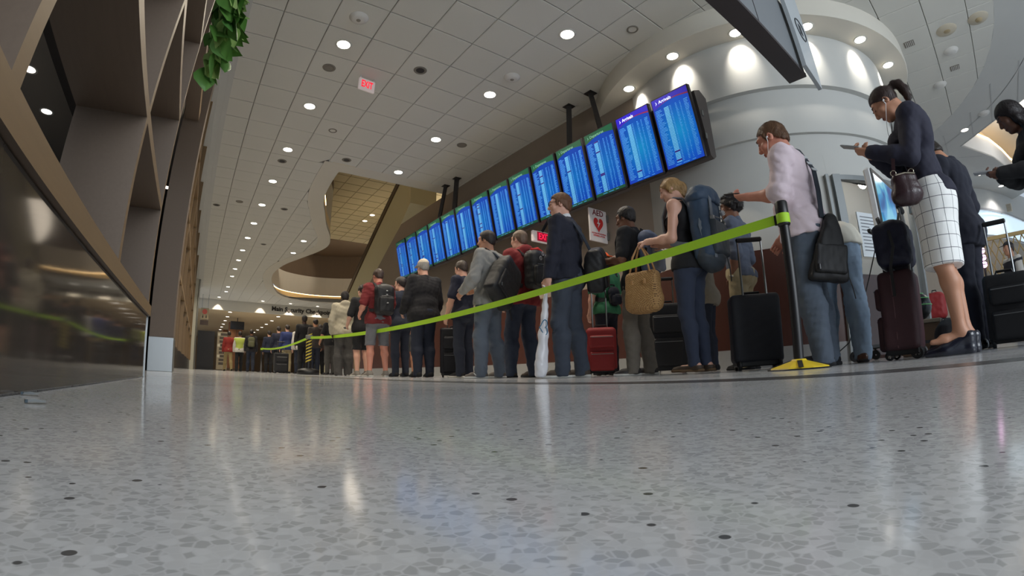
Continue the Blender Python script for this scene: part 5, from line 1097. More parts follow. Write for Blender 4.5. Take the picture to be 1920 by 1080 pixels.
P = Person('man in cream hooded sweatshirt and baggy dark trousers at the belt', (2.90, 9.80), -.1, 1.78, 1.15, tone='dark', g=.013, larm=((-.24, .05, -1), (.1, .3, -1)), rarm=((.24, .0, -1), (-.05, .3, -1)), pitch=.15, yaw=-.3)
P.body().hair('short', (30, 25, 24)).cap('knit_cap', cloth('knit_dark', (44, 38, 38)), False).top('hooded_sweatshirt', cloth('cream_fleece', (176, 168, 148)), 1.0, .84, .030, .030, seed=31, wr=.008, hood=True).trousers('baggy_trousers', cloth('charcoal', (72, 70, 68)), (.022, .046), .01, seed=32, wr=.008).shoes(BLK, WHITE)
# ---- far end of the queue and passers-by
def far(label, loc, hd, H, top, tm, bot, hair=(40, 32, 30), tone='fair', sleeve=1.0, shorts=False, w=1.05, feet=None, larm=None, rarm=None, kind='short', female=False, cap=None, shoe=None, lean=0.0):
    P = Person(label, loc, hd, H, w, female, tone=tone, g=.02, headfine=.013, larm=larm, rarm=rarm, feet=feet, lean=lean)
    P.body().hair(kind, hair); 
    if cap: P.cap('cap', cap)
    P.top(top, tm, sleeve, .84, .022, .022, wr=.006).trousers('shorts' if shorts else 'trousers', bot, (.014, .024), .5 if shorts else .02, shorts=shorts, wr=.005).shoes(shoe or BLK); return P
far('person in dark blue jacket farthest along the queue by the sagging belt end', (2.86, 20.9), .1, 1.75, 'jacket', cloth('deep_blue', (34, 40, 62)), BLK)
far('person in dark navy coat between two blue tops in the far queue', (2.96, 19.0), .05, 1.79, 'coat', cloth('navy_coat', (30, 34, 54)), BLK, w=1.15)
far('person in royal blue top and tan trousers in the far queue', (3.18, 18.3), .1, 1.81, 'sweatshirt', cloth('royal_blue', (42, 54, 104)), KHAKI)
P = far('man in white shirt with dark backpack leaning in the far queue', (3.48, 17.4), .2, 1.76, 'shirt', cloth('far_white', (200, 196, 190)), JEANS_D, (70, 54, 44), lean=.12)
backpack(P, 'dark blue backpack on the white shirted man in the far queue', NAVY, None, .30, .44, .2, 1.2, .14, g=.018)
far('tall person in black with a dark cap behind the striped post', (3.26, 15.6), 0, 1.88, 'jacket', BLK, BLK, tone='dark', cap=BLK)
far('person in charcoal jacket standing right behind the striped post', (3.52, 15.1), .1, 1.74, 'jacket', cloth('charcoal_jacket', (62, 56, 54)), JEANS_D, tone='tan')
far('person with dark curly hair behind the charcoal jacket in the queue', (4.0, 16.4), 0, 1.70, 'top', cloth('maroon', (70, 46, 44)), BLK, kind='curly', female=True, tone='tan')
far('person in black tee with bare forearms just ahead of the cream sweatshirt', (3.60, 13.5), .3, 1.74, 'tee', BLK, cloth('charcoal'), sleeve=.42, tone='tan', larm=((-.3, .1, -1), (.1, .6, -.7)))
far('person in red shirt and tan trousers walking away in the far hall', (1.27, 22.7), .1, 1.75, 'shirt', cloth('far_red', (142, 44, 40)), cloth('tan_far', (150, 132, 92)), feet=((-.12, .24, 0), (.12, -.26, 0, .02)), tone='brown')
P = far('worker in yellow green safety vest walking in the far hall', (1.72, 22.2), 0, 1.74, 'shirt', cloth('far_white'), BLK, tone='brown', feet=((-.1, -.1, 0), (.1, .14, 0)))
V = Sdf(V3(-.35, -.3, .9), V3(.35, .3, 1.5), .018); P.torso(V, .034); V.cut((0, 0, .96), (0, 0, -1)); V.cut(P.neckb + V3(0, 0, -.02), (0, .2, 1)); solid('safety_vest', V, cloth('hi_vis', (190, 204, 96)), P.root)
P = far('person in dark jacket and blue jeans walking beside the safety vest', (2.16, 21.5), -.05, 1.80, 'jacket', cloth('far_dark', (38, 36, 40)), JEANS_D, feet=((-.1, .2, 0), (.1, -.18, 0, .02)), tone='brown')
backpack(P, 'olive backpack on the dark jacketed walker in the far hall', cloth('olive', (96, 96, 70)), None, .28, .4, .16, 1.22, .14, g=.018)
P = far('man in dark cap and vest over white shirt by the batten screen', (10.45, -.80), .5, 1.76, 'shirt', cloth('far_white'), BLK, (50, 40, 36), 'tan', cap=BLK)
V = Sdf(V3(-.4, -.35, .85), V3(.4, .35, 1.55), .018); P.torso(V, .034); V.cut((0, 0, .90), (0, 0, -1)); V.cut(P.neckb + V3(0, 0, -.04), (0, .2, 1)); solid('vest', V, cloth('vest_dark', (40, 40, 48)), P.root)
far('person in blue grey jacket inside the shop entrance beside the pillar', (-.95, 9.6), .3, 1.66, 'jacket', cloth('slate_jacket', (70, 76, 98)), BLK, tone='tan', larm=((-.3, .2, -1), (.3, .9, 0)))
print('people', time.time() - _t0)
# =================================================================== THINGS
# ---- flight information displays
EX = Vector((0, -1, 0)); EY = Vector((-.196, 0, .9806)).normalized(); EZ = EX.cross(EY)
SCR_ROT = Matrix((EX, EY, EZ)).transposed()
def screen_mat(name, top, mid, low):
    m = bpy.data.materials.new(name); m.use_nodes = True; nt = m.node_tree; N = nt.nodes; L = nt.links; p = N['Principled BSDF']; p.inputs['Base Color'].default_value = (0, 0, 0, 1); p.inputs['Roughness'].default_value = .25
    tc = N.new('ShaderNodeTexCoord'); g = N.new('ShaderNodeTexGradient'); g.gradient_type = 'SPHERICAL'; mp = N.new('ShaderNodeMapping'); mp.inputs['Location'].default_value = (-.05, .06, 0); mp.inputs['Scale'].default_value = (1.9, 1.45, 1); L.new(tc.outputs['Object'], mp.inputs[0]); L.new(mp.outputs[0], g.inputs[0])
    r = N.new('ShaderNodeValToRGB'); e = r.color_ramp.elements; e[0].position = 0; e[0].color = lin(low); e[1].position = 1; e[1].color = lin(top); q = e.new(.45); q.color = lin(mid); L.new(g.outputs[0], r.inputs[0]); L.new(r.outputs[0], p.inputs['Emission Color']); p.inputs['Emission Strength'].default_value = .8
    return m
SM_A = screen_mat('display_arrivals', (24, 150, 214), (20, 92, 204), (40, 34, 190)); SM_D = screen_mat('display_departures', (22, 120, 206), (22, 78, 192), (30, 52, 172))
def led_mat(n, c, s=.8):
    return M(n, c, .4, emit=s, emitcol=c)
BEZ = M('display_bezel', (30, 26, 30), .4); HDR_A = led_mat('header_blue', (34, 22, 168), .6); HDR_D = led_mat('header_green', (24, 74, 52), .6); RED_L = led_mat('red_swoosh', (120, 24, 60), .5)
ROWC = led_mat('row_text', (72, 148, 216), .5); LOGO = led_mat('row_tag', (96, 172, 218), .55); TITLE = led_mat('title_text', (220, 230, 250), .9); TITLE_D = led_mat('title_text_dim', (110, 160, 140), .6); DKROW = led_mat('row_dark', (52, 30, 110), .6)
SW_, SH_ = .272, .470
def plane_rect(m, x0, y0, x1, y1, z): m.add([(x0, y0, z), (x1, y0, z), (x1, y1, z), (x0, y1, z)], [(0, 1, 2, 3)])
mb = MB(); mb.bbox((-.291, -.49, -.07), (.291, .49, 0), .012); BEZ_ME = mb.mesh('bezel'); BEZ_ME.materials.append(BEZ)
arr_me = text_mesh('Arrivals', .062, 0, 'LEFT', .001); dep_me = text_mesh('Departures', .058, 0, 'LEFT', .001)
for i in range(14):
    arr = i < 2; o = thing('flight_display', '', 'screen', (4.68 , 2.46 + .312 + i * .6235, 2.96), 0, 'flight information displays'); o.rotation_mode = 'QUATERNION'; o.rotation_quaternion = SCR_ROT.to_quaternion()
    o['label'] = (['blue Arrivals display at the end nearest the drum column', 'blue Arrivals display, second from the drum column'] + ['green headed Departures display, %s after the two Arrivals displays' % (ORD[k] if k < 11 else 'last') for k in range(12)])[i]
    link('bezel', BEZ_ME, None, o); r = random.Random(40 + i)
    m = MB(); plane_rect(m, -SW_, -SH_, SW_, SH_, .0015); s = m.build('screen', SM_A if arr else SM_D, o, fix=False)
    m = MB(); n = 14; xs = [-SW_ + 2 * SW_ * q / n for q in range(n + 1)]; ys = [SH_ - .105 + .05 * math.sin(PI * (q / n) ** 1.0) * .9 - .03 * (1 - q / n) for q in range(n + 1)]
    m.add([(x, y, .002) for x, y in zip(xs, ys)] + [(x, SH_, .002) for x in xs], [(q, q + 1, n + 2 + q, n + 1 + q) for q in range(n)]); m.build('header', HDR_A if arr else HDR_D, s, fix=False)
    if arr:
        m = MB(); m.add([(x, y - .004, .0024) for x, y in zip(xs, ys)] + [(x, y - .004 + .020 * (q / n) , .0024) for q, (x, y) in enumerate(zip(xs, ys))], [(q, q + 1, n + 2 + q, n + 1 + q) for q in range(n)]); m.build('header_line', RED_L, s, fix=False)
    tm = (arr_me if arr else dep_me).copy(); t = link('title', tm, TITLE if arr else TITLE_D, s); t.location = (-.17, SH_ - .055, .003)
    m = MB(); m.add([(-.222, SH_ - .085, .003), (-.196, SH_ - .062, .003), (-.218, SH_ - .028, .003), (-.209, SH_ - .060, .003)], [(0, 1, 2, 3)]); m.build('plane_icon', TITLE if arr else TITLE_D, s, fix=False)
    rows, tags, dk = MB(), MB(), MB(); y = SH_ - .165
    while y > -SH_ + .045:
        plane_rect(rows, -.25, y, -.25 + r.uniform(.06, .12), y + .0085, .0026)
        if r.random() < .06: plane_rect(dk, -.115, y - .004, -.035, y + .013, .0026)
        else: plane_rect(tags, -.115, y - .003, -.042, y + .0105, .0026)
        plane_rect(rows, -.03, y, -.005, y + .0075, .0026); plane_rect(rows, .055, y, .055 + r.uniform(.02, .035), y + .0075, .0026); plane_rect(rows, .12, y, .12 + r.uniform(.012, .022), y + .0075, .0026); plane_rect(rows, .185, y, .185 + r.uniform(.04, .062), y + .009, .0026)
        y -= .0192
    plane_rect(rows, -.14, -SH_ + .014, -.06, -SH_ + .022, .0026); plane_rect(rows, -.03, -SH_ + .014, .06, -SH_ + .022, .0026); plane_rect(rows, .1, -SH_ + .014, .15, -SH_ + .022, .0026)
    for nm, mm, mt in (('text_row', rows, ROWC), ('airline_tag', tags, LOGO), ('dark_row', dk, DKROW)):
        if mm.v: tag(mm.build(nm, mt, s, fix=False), kind='stuff')
    if not arr:
        m = MB(); plane_rect(m, -SW_, -SH_, SW_, -SH_ + .04, .0022); m.build('footer', HDR_D, s, fix=False)
hs_ = thing('display_housing', 'long dark metal housing that carries the row of flight displays', 'housing', (4.9, 6.8, 2.96))
HOUS = M('housing_grey', (84, 78, 76), .55, .2)
m = MB(); y0, y1 = 2.455 - 6.8, 11.2 - 6.8; prof = [(-.215, .40), (-.07, .47), (.07, .40), (.08, -.42), (.02, -.47), (-.055, -.44)]
m.add([(x, y, z) for y in (y0, y1) for x, z in prof], [tuple(range(6)), tuple(range(11, 5, -1))] + [(q, q + 6, (q + 1) % 6 + 6, (q + 1) % 6) for q in range(6)]); m.build('shell', HOUS, hs_)
for z in (.12, -.2): m = MB(); m.bbox((-.12, y0 - .012, z - .04), (-.08, y0, z + .04), .004); m.build('latch', METAL, hs_)
for k, (ya, yb, za, lab) in enumerate(((4.93, 4.93, 3.40, 'upright black hanger post above the nearer half of the display row'), (4.42, 4.18, 3.40, 'slanting black hanger post right beside the drum soffit'), (8.63, 8.63, 3.40, 'upright black hanger post above the farther half of the display row'), (9.15, 9.40, 3.40, 'slanting black hanger post nearest the escalator'))):
    o = thing('hanger_post', lab, 'post', (4.96, ya, CEIL), 0, 'display hanger posts'); m = MB(); d = Vector((-.06, yb - ya, za - CEIL)); m.tube([(0, 0, 0), tuple(d)], .062 if ya == yb else .05, 4); m.build('tube', DARKM, o); m = MB(); m.bbox((-.08, -.08, -.012), (.08, .08, 0), .004); m.build('ceiling_plate', DARKM, o)
# ---- AED and EXIT flag signs on the wall
aed = thing('first_aid_sign', 'white flag sign with red heart reading AED projecting from the taupe wall', 'sign', (5.27, 4.56, 2.2))
m = MB(); m.bbox((-.41, -.012, -.255), (-.03, .012, .255), .004); m.build('panel', M('sign_white', (206, 198, 196), .5), aed)
for z in (.14, -.14): m = MB(); m.bbox((-.04, -.03, z - .06), (0, .03, z + .06), .006); m.build('bracket', M('bracket_grey', (90, 86, 82), .5), aed)
REDS = M('sign_red', (190, 44, 42), .5)
hp = [(math.sin(t) ** 3 * .105, (13 * math.cos(t) - 5 * math.cos(2 * t) - 2 * math.cos(3 * t) - math.cos(4 * t)) / 13 * .105) for t in np.linspace(0, 2 * PI, 41)[:-1]]
m = MB(); m.add([(x - .22, -.0135, z + .02) for x, z in hp], [tuple(range(40))]); m.build('heart', REDS, aed, fix=False)
bolt = [(.02, .07), (-.035, -.005), (.0, -.005), (-.02, -.075), (.04, .015), (.005, .015)]; m = MB(); m.add([(x - .22, -.015, z + .03) for x, z in bolt], [(0, 1, 2, 5), (2, 3, 4, 5)]); m.build('bolt_mark', M('sign_white'), aed)
for body, sz, x, z, mt in (('AED', .125, -.22, .19, M('sign_maroon', (110, 30, 36), .5)), ('AUTOMATED EXTERNAL', .028, -.22, -.13, REDS), ('DEFIBRILLATOR', .036, -.22, -.165, REDS)):
    t = link('lettering', text_mesh(body, sz, .001, 'CENTER', .002 if sz > .1 else .0006), mt, aed); t.rotation_euler = (PI / 2, 0, 0); t.location = (x, -.0145, z)
ex2 = thing('exit_sign', 'glowing red EXIT sign sticking out from the wall behind the red jacket', 'sign', (5.27, 5.88, 2.34)); m = MB(); m.bbox((-.42, -.03, -.095), (0, .03, .095), .01); m.build('body', M('exit_white'), ex2); m = MB(); m.bbox((-.33, -.033, -.08), (-.03, -.03, .08), .001); m.build('face', led_mat('exit_face', (150, 24, 48), .55), ex2)
t = link('lettering', text_mesh('EXIT', .115, .001, 'CENTER', .001), led_mat('exit_letters', (255, 40, 80), 1.0), ex2); t.rotation_euler = (PI / 2, 0, 0); t.location = (-.18, -.0345, 0); t.scale = (1, 1.3, 1)
# ---- hanging directory sign overhead
bm_ = thing('directory_sign', 'long dark bottomed grey hanging sign crossing in front of the drum soffit', 'sign', (2.6, 1.05, 2.6))
m = MB(); m.box((-2.0, -.09, 0), (1.58, .09, .035)); m.build('bottom', M('sign_dark', (62, 56, 58), .6), bm_)
m = MB(); m.box((-2.0, -.085, .035), (1.56, .085, .85)); m.build('body', M('sign_grey', (120, 124, 128), .5), bm_)
for x in (-1.0, .58): m = MB(); m.box((x, -.088, .035), (x + .012, -.086, .85)); m.build('panel_joint', M('sign_dark'), bm_)
m = MB(); m.add([(x, y, z) for y in (-.155, -.115) for x, z in ((1.42, .02), (1.80, -.06), (1.88, 1.2), (1.36, 1.2))], [(0, 1, 2, 3), (7, 6, 5, 4), (0, 4, 5, 1), (1, 5, 6, 2), (2, 6, 7, 3), (3, 7, 4, 0)]); m.build('end_panel', M('sign_light', (176, 182, 186), .4), bm_)
m = MB()
for rr in (.125,): m.tube([(1.64 + math.cos(a) * rr, -.157, .56 + math.sin(a) * rr) for a in np.linspace(0, 2 * PI, 33)], .008, 6)
m.box((1.605, -.16, .50), (1.635, -.155, .62)); m.box((1.645, -.16, .50), (1.675, -.155, .62)); m.build('round_symbol', M('sign_ink', (60, 62, 66), .6), bm_)
for x in (-1.5, 1.2): m = MB(); m.tube([(x, 0, .85), (x, 0, CEIL - 2.6)], .02); m.build('rod', METAL, bm_)
# ---- belt posts and belts
YEL = M('belt_yellow', (168, 214, 44), .6, bump=.1, scale=80, bscale=900); YBASE = M('base_yellow', (224, 194, 40), .45, var=.06)
post = thing('belt_post', 'black belt post with a yellow and black base in front of the pink shirt', 'post', (2.78, .98, 0))
m = MB(); m.lathe([(0, 0), (.178, 0), (.182, .006), (.176, .014), (.05, .050), (.042, .06), (0, .06)], 8); m.build('base', YBASE, post)
m = MB()
for a in range(4):
    t = PI / 8 + a * PI / 2; c_, s_ = math.cos(t), math.sin(t); m.strap([(c_ * .177, s_ * .177, .0155), (c_ * .052, s_ * .052, .0515)], .028, .003, (c_ * .3, s_ * .3, 1))
m.build('base_stripe', M('base_black', (34, 32, 28), .5), post)
m = MB(); m.lathe([(.184, 0), (.188, .004), (.184, .008)], 32); m.build('base_rim', BLACK, post)
m = MB(); m.lathe([(.030, .055), (.030, .92)], 20); m.build('tube', M('post_black', (26, 25, 27), .4), post, True)
m = MB(); m.lathe([(0, 1.005), (.036, 1.003), (.040, .995), (.040, .86), (.034, .85), (0, .85)], 20); hd_ = m.build('head', M('post_black'), post, True)
m = MB(); m.lathe([(.0405, .865), (.0415, .868), (.0415, .922), (.0405, .925)], 20); m.build('belt_band', YEL, hd_, True)
m = MB(); m.bbox((.034, -.02, .86), (.062, .02, 1.0), .006); m.build('belt_slot', BLACK, hd_)
pts = [(2.77, 1.02, .893), (2.765, 1.35, .885), (2.76, 1.65, .862), (2.75, 2.65, .813), (2.745, 3.35, .78), (2.74, 4.26, .752), (2.73, 4.98, .736), (2.72, 6.65, .735), (2.70, 9.1, .785), (2.685, 10.8, .86), (2.675, 11.98, .925)]
ps = np.array(pts); yy = np.linspace(1.02, 11.98, 40); xx = np.interp(yy, ps[:, 1], ps[:, 0]); cf = np.polyfit(ps[:, 1], ps[:, 2], 5); zz = np.polyval(cf, yy)
b1 = thing('queue_belt', 'long lime yellow queue belt sagging in front of the whole line of travellers', 'belt', (0, 0, 0)); m = MB(); m.strap([(x, y, z) for x, y, z in zip(xx, yy, zz)], .062, .002, (-1, 0, .02)); m.build('webbing', YEL, b1)
m = MB(); m.bbox((2.765, 1.0, .862), (2.78, 1.035, .925), .003); m.build('clip', BLACK, b1)
post2 = thing('belt_post', 'belt post wrapped in slanting yellow and black stripes far along the queue', 'post', (2.67, 12.12, 0))
m = MB(); m.lathe([(0, 0), (.28, 0), (.29, .06), (.26, .13), (.1, .16), (0, .16)], 24); m.build('base', BLACK, post2, True); m = MB(); m.lathe([(.075, .15), (.075, .93)], 20); m.build('tube', M('post_black'), post2, True); m = MB(); m.lathe([(0, 1.0), (.09, .995), (.095, .98), (.095, .90), (.08, .89)], 20); m.build('head', M('head_grey', (120, 120, 116), .5), post2, True)
for q in range(9):
    m = MB(); z = .2 + q * .08; m.add([(.0765 * math.cos(a), .0765 * math.sin(a), z + dz + a * .03) for dz in (0, .036) for a in np.linspace(PI, 2 * PI, 9)], [(i, i + 1, 10 + i, 9 + i) for i in range(8)]); m.build('stripe', M('stripe_yellow', (196, 176, 70), .6), post2, True, False)
post3 = thing('belt_post', 'small black belt post at the far end of the sagging second belt', 'post', (2.45, 20.0, 0)); m = MB(); m.lathe([(0, 0), (.18, 0), (.18, .02), (.04, .05), (.035, .98), (.05, 1.0), (0, 1.02)], 16); m.build('tube', M('post_black'), post3, True); m = MB(); m.lathe([(.052, .9), (.052, .97)], 16); m.build('belt_band', YEL, post3)
b2 = thing('queue_belt', 'far second lime yellow belt drooping beyond the striped post', 'belt', (0, 0, 0)); m = MB(); m.strap([(2.66 - .20 * t, 12.2 + 7.8 * t, .93 - .46 * t * (1 - t) + .03 * t) for t in np.linspace(0, 1, 16)], .06, .002, (-1, 0, .02)); m.build('webbing', YEL, b2); m = MB(); m.bbox((2.65, 12.2, .90), (2.67, 12.24, .96), .003); m.build('clip', BLACK, b2)
# ---- luggage
def suitcase(label, loc, rz_, W, D, Hh, mat, handle=1.0, soft=True, group=None, name='roller_suitcase', ribs=True, spokes=False, trim=None):
    """upright wheeled case; front is local -y, the pull handle stands at local +y"""
    o = thing(name, label, 'suitcase', (*loc, 0), rz_, group); z0 = .055; c = V3(0, 0, z0 + (Hh - z0) / 2); F = Sdf(c - 1.2 * V3(W, D, Hh) / 2 - .06, c + 1.2 * V3(W, D, Hh) / 2 + .06, .012)
    F.box(c, (W / 2, D / 2, (Hh - z0) / 2), None, .035 if soft else .05)
    if soft: F.wrinkle(.002, 30, 3)
    solid('shell', F, mat, o)
    if ribs:
        for zc, hh in ((Hh * .30, Hh * .20), (Hh * .70, Hh * .13)):
            F = Sdf((-W / 2, -D / 2 - .08, zc - hh - .03), (W / 2, 0, zc + hh + .03), .012); F.box((0, -D / 2, zc), (W * .40, .035, hh), None, .025); p_ = solid('front_pocket', F, mat, o); m = MB(); m.tube([(-W * .36, -D / 2 - .034, zc + hh * .72), (W * .36, -D / 2 - .034, zc + hh * .72)], .004, 6); m.build('zip', M('zip_grey', (120, 120, 122), .4, .6), p_)
    yb = D / 2 - .02
    for q in (-1, 1): m = MB(); m.tube([(q * W * .49, -D * .1, z0 + .02), (q * W * .49, -D * .1, Hh - .03)], .005, 6); m.build('piping', trim or BLACK, o)
    m = MB(); m.tube([(-.07, -D * .1, Hh - .002), (-.06, -D * .1, Hh + .025), (.06, -D * .1, Hh + .025), (.07, -D * .1, Hh - .002)], .010, 8); m.build('carry_handle', BLACK, o)
    if handle:
        for sx in (-1, 1): m = MB(); m.tube([(sx * W * .24, yb, Hh - .02), (sx * W * .24, yb, Hh + handle * .75)], .009, 8); m.tube([(sx * W * .24, yb, Hh + handle * .35), (sx * W * .24, yb, Hh + handle - .01)], .0075, 8); m.build('handle_rod', METAL, o)
        m = MB(); m.bbox((-W * .27, yb - .016, Hh + handle - .02), (W * .27, yb + .016, Hh + handle + .018), .01); m.build('grip', BLACK, o)
    for sx in (-1, 1):
        for sy, rr in ((1, .042), (-1, .03)):
            w_ = thing('wheel', None, None, (sx * W * .40, sy * (D / 2 - .03), rr)); w_.parent = o
            m = MB(); m.lathe([(rr * .55, -.014), (rr * .92, -.014), (rr, -.008), (rr, .008), (rr * .92, .014), (rr * .55, .014)], 20); v = [(z, x, y) for x, y, z in m.v]; m.v = v; m.build('tyre', BLACK, w_, True)
            m = MB(); m.lathe([(.0, -.016), (rr * .25, -.016), (rr * .25, .016), (0, .016)], 10)
            for k in range(5): m.box((-rr * .09, 0, -.012), (rr * .09, rr * .6, .012), Matrix.Rotation(k * 2 * PI / 5, 3, 'Z'), (0, 0, 0))
            m.v = [(z, x, y) for x, y, z in m.v]; m.build('hub', M('hub_silver', (150, 146, 138), .35, .5), w_)
    m = MB(); m.bbox((-W * .46, -D / 2 + .01, z0 - .025), (W * .46, D / 2 - .01, z0 + .02), .008); m.build('skid', BLACK, o)
    return o
BURG = M('burgundy_nylon', (58, 28, 34), .6, var=.12, scale=30, bump=.2, bscale=500); BLKN = M('luggage_black', (28, 28, 32), .65, var=.1, scale=30, bump=.25, bscale=400); REDN = M('luggage_red', (150, 40, 42), .6, var=.1, scale=30)
suitcase('burgundy wheeled case with a navy bag on top beside the checked skirt', (3.50, .47), PI, .36, .235, .56, BURG, .42, spokes=True, trim=M('burgundy_trim', (92, 62, 66), .5))
suitcase('black roller case with tall handle at the edge, in front of the dark haired woman', (4.40, -.26), PI / 2 + PI, .36, .22, .54, BLKN, .42)
suitcase('black roller case pulled by the man in the pale pink shirt', (3.66, 1.64), -.95 + PI, .40, .24, .60, M('luggage_charcoal', (36, 38, 46), .65, var=.1, scale=30, bump=.25, bscale=400), .44)
suitcase('red hard case standing between the sweater man and the green shirt', (3.96, 3.62), -.75, .34, .22, .54, REDN, .50, soft=False)
suitcase('tall black case behind the heavy man in black, under the belt', (3.66, 6.40), -.5, .44, .28, .76, M('luggage_ink', (26, 26, 34), .6, var=.1, scale=30), .35)
suitcase('black case standing behind the blonde woman and the grey trousers', (4.26, 2.92), -.9, .40, .26, .74, BLKN, .30)
suitcase('dark case on the floor of the far queue beside the drooping belt', (2.80, 17.2), 0, .5, .3, .7, BLKN, .4)
# navy bag on the burgundy case
nb = thing('handbag', 'dark navy bag with pale handles resting on the burgundy wheeled case', 'bag', (3.47, .455, .59)); F = Sdf((-.25, -.2, -.02), (.25, .2, .40), .008); F.box((0, 0, .14), (.165, .115, .14), None, .05); F.ell((0, 0, .25), (.13, .08, .07), None, .05); F.wrinkle(.006, 38, 6); F.cut((0, 0, 0), (0, 0, -1)); solid('body', F, M('bag_navy', (26, 28, 50), .55, var=.15, scale=30, bump=.3, bscale=200), nb)
for sy in (-1, 1): m = MB(); m.tube([(-.09, sy * .06, .27), (-.08, sy * .075, .33), (0, sy * .075, .355), (.08, sy * .075, .33), (.09, sy * .06, .27)], .008, 8); m.build('handle', M('handle_pale', (120, 116, 112), .5), nb, True)
m = MB(); m.tube([(-.13, 0, .26), (0, -.02, .312), (.13, 0, .26)], .006, 6); m.build('zip', M('zip_grey'), nb); m = MB(); m.strap([(-.165, 0, .22), (-.22, -.02, .1), (-.2, .02, -.02), (-.19, .02, -.2)], .02, .004, (-1, 0, 0)); m.build('loose_strap', BLACK, nb)
# burgundy handbag on the forearm of the woman in the blazer
P = SK; e = P.elb[0] + (P.wri[0] - P.elb[0]) * .30; hb = P.attach('handbag', 'dark plum leather handbag hanging from the forearm of the woman in the blazer', 'bag'); c = e + V3(-.03, .0, -.215); R_ = rz(.35); F = Sdf(c - .25, c + .25, .007)
F.box(c, (.045, .075, .085), R_, .035); F.ell(c + V3(0, 0, -.045), (.062, .092, .058), R_, .045); F.wrinkle(.005, 40, 7); PLUM = M('plum_leather', (52, 34, 38), .3, var=.15, scale=20, bump=.2, bscale=160); solid('body', F, PLUM, hb)
m = MB(); a = c + R_ @ V3(0, .055, .085); b = c + R_ @ V3(0, -.055, .085); m.strap([tuple(a), tuple(a + (e - a) * .75 + V3(-.035, .02, 0)), tuple(e + V3(-.035, 0, .045)), tuple(e + V3(.02, 0, .058)), tuple(e + V3(.04, -.01, .03)), tuple(b + (e - b) * .7 + V3(.03, -.02, 0)), tuple(b)], .022, .005, [(-1, 0, 0), (-1, 0, 0), (-.6, 0, 1), (.3, 0, 1), (1, 0, .4), (1, 0, 0), (1, 0, 0)]); m.build('strap', PLUM, hb)
for q in (a, b):
    m = MB(); m.tube([tuple(q + V3(0, math.cos(t) * .016, math.sin(t) * .016 + .012)) for t in np.linspace(0, 2 * PI, 17)], .0035, 6); m.build('ring', M('gold_ring', (196, 188, 170), .25, .9), hb, True)
m = MB(); m.tube([tuple(c + R_ @ V3(-.046, -.06, .068)), tuple(c + R_ @ V3(-.050, 0, .075)), tuple(c + R_ @ V3(-.046, .06, .068))], .004, 6); m.build('zip', M('gold_ring'), hb)
# messenger bag of the man in the pink shirt
def slingbag(P, label, c, half, tilt, yaw, strap_pts, strap_nr, mat, taper=.55, stripes=False, seed=4, wid=.045):
    o = P.attach('messenger_bag', label, 'bag'); R_ = rz(yaw) @ ry(tilt); c = V3(*c); F = Sdf(c - .42, c + .42, .009); F.box(c - R_ @ V3(0, 0, half[2] * .25), (half[0], half[1], half[2] * .75), R_, .045) if taper > .5 else F.box(c, (half[0], half[1], half[2]), R_, .03); F.box(c + R_ @ V3(0, 0, half[2] * .35), (half[0] * (.5 + taper * .5), half[1] * .9, half[2] * .45), R_, .04, .08); F.box(c + R_ @ V3(0, 0, half[2] * .78), (half[0] * taper, half[1] * .7, half[2] * .25), R_, .03, .07); 
    if taper <= .5:
        for sx in (-1, 1): F.cut(c + R_ @ V3(sx * half[0] * taper, 0, half[2]), R_ @ V3(sx * half[2] * 1.7, 0, half[0] * (1 - taper)), .03)
    F.wrinkle(.005, 38, seed); solid('body', F, mat, o)
    c2 = c - R_ @ V3(0, half[1] + .005, half[2] * .35); F = Sdf(c2 - .3, c2 + .3, .009); F.box(c2, (half[0] * .8, .02, half[2] * .45), R_, .018); F.wrinkle(.003, 45, seed + 1); f = solid('front_flap', F, mat, o)
    m = MB(); m.bbox((-.015, -.008, -.02), (.015, .008, .02), .004); bk = m.build('buckle', M('buckle_black', (40, 40, 44), .35), o); bk.location = tuple(c2 - R_ @ V3(half[0] * .6, .02, half[2] * .3))
    m = MB(); m.strap([tuple(p) for p in strap_pts], wid, .006, [tuple(n) for n in strap_nr]); m.build('shoulder_strap', M('strap_slate', (40, 48, 60), .7, bump=.3, scale=60, bscale=500), o)
    if stripes:
        p = V3(*strap_pts[-4]); q = V3(*strap_pts[-3]); n = unit(strap_nr[-3])
        for t in (.35, .65, .95): m = MB(); a = p + (q - p) * t + n * .006; m.strap([tuple(a), tuple(a + (q - p) * .12)], wid + .004, .004, tuple(n)); m.build('stripe', M('strap_white', (200, 204, 206), .6), o)
    m = MB(); s0 = c - R_ @ V3(-half[0] * .9, .02, half[2] * .7); m.strap([tuple(s0), tuple(s0 + V3(.02, -.02, -.09)), tuple(s0 + V3(.03, -.03, -.17))], .025, .003, (0, -1, 0)); m.build('loose_strap', WEB, o); return o
P = PINK; T_ = P.T; bagc = T_((-.11, -.16, .72)); top = T_((-.13, -.165, .93))
slingbag(P, 'black messenger bag on the hip of the man in the pale pink shirt', bagc, (.135, .06, .215), .16, -1.05, [T_((.06, .19, 1.30)), T_((.03, .13, 1.46)), T_((-.03, .0, 1.535)), T_((-.05, -.11, 1.47)), T_((-.085, -.182, 1.28)), T_((-.115, -.182, 1.12)), top], [(.2, 1, .2), (.1, .8, .8), (-.1, 0, 1), (-.3, -1, .5), (-.5, -1, .1), (-.5, -1, 0), (-.5, -1, 0)], NYLON, .30, True)
P = SW; T_ = P.T
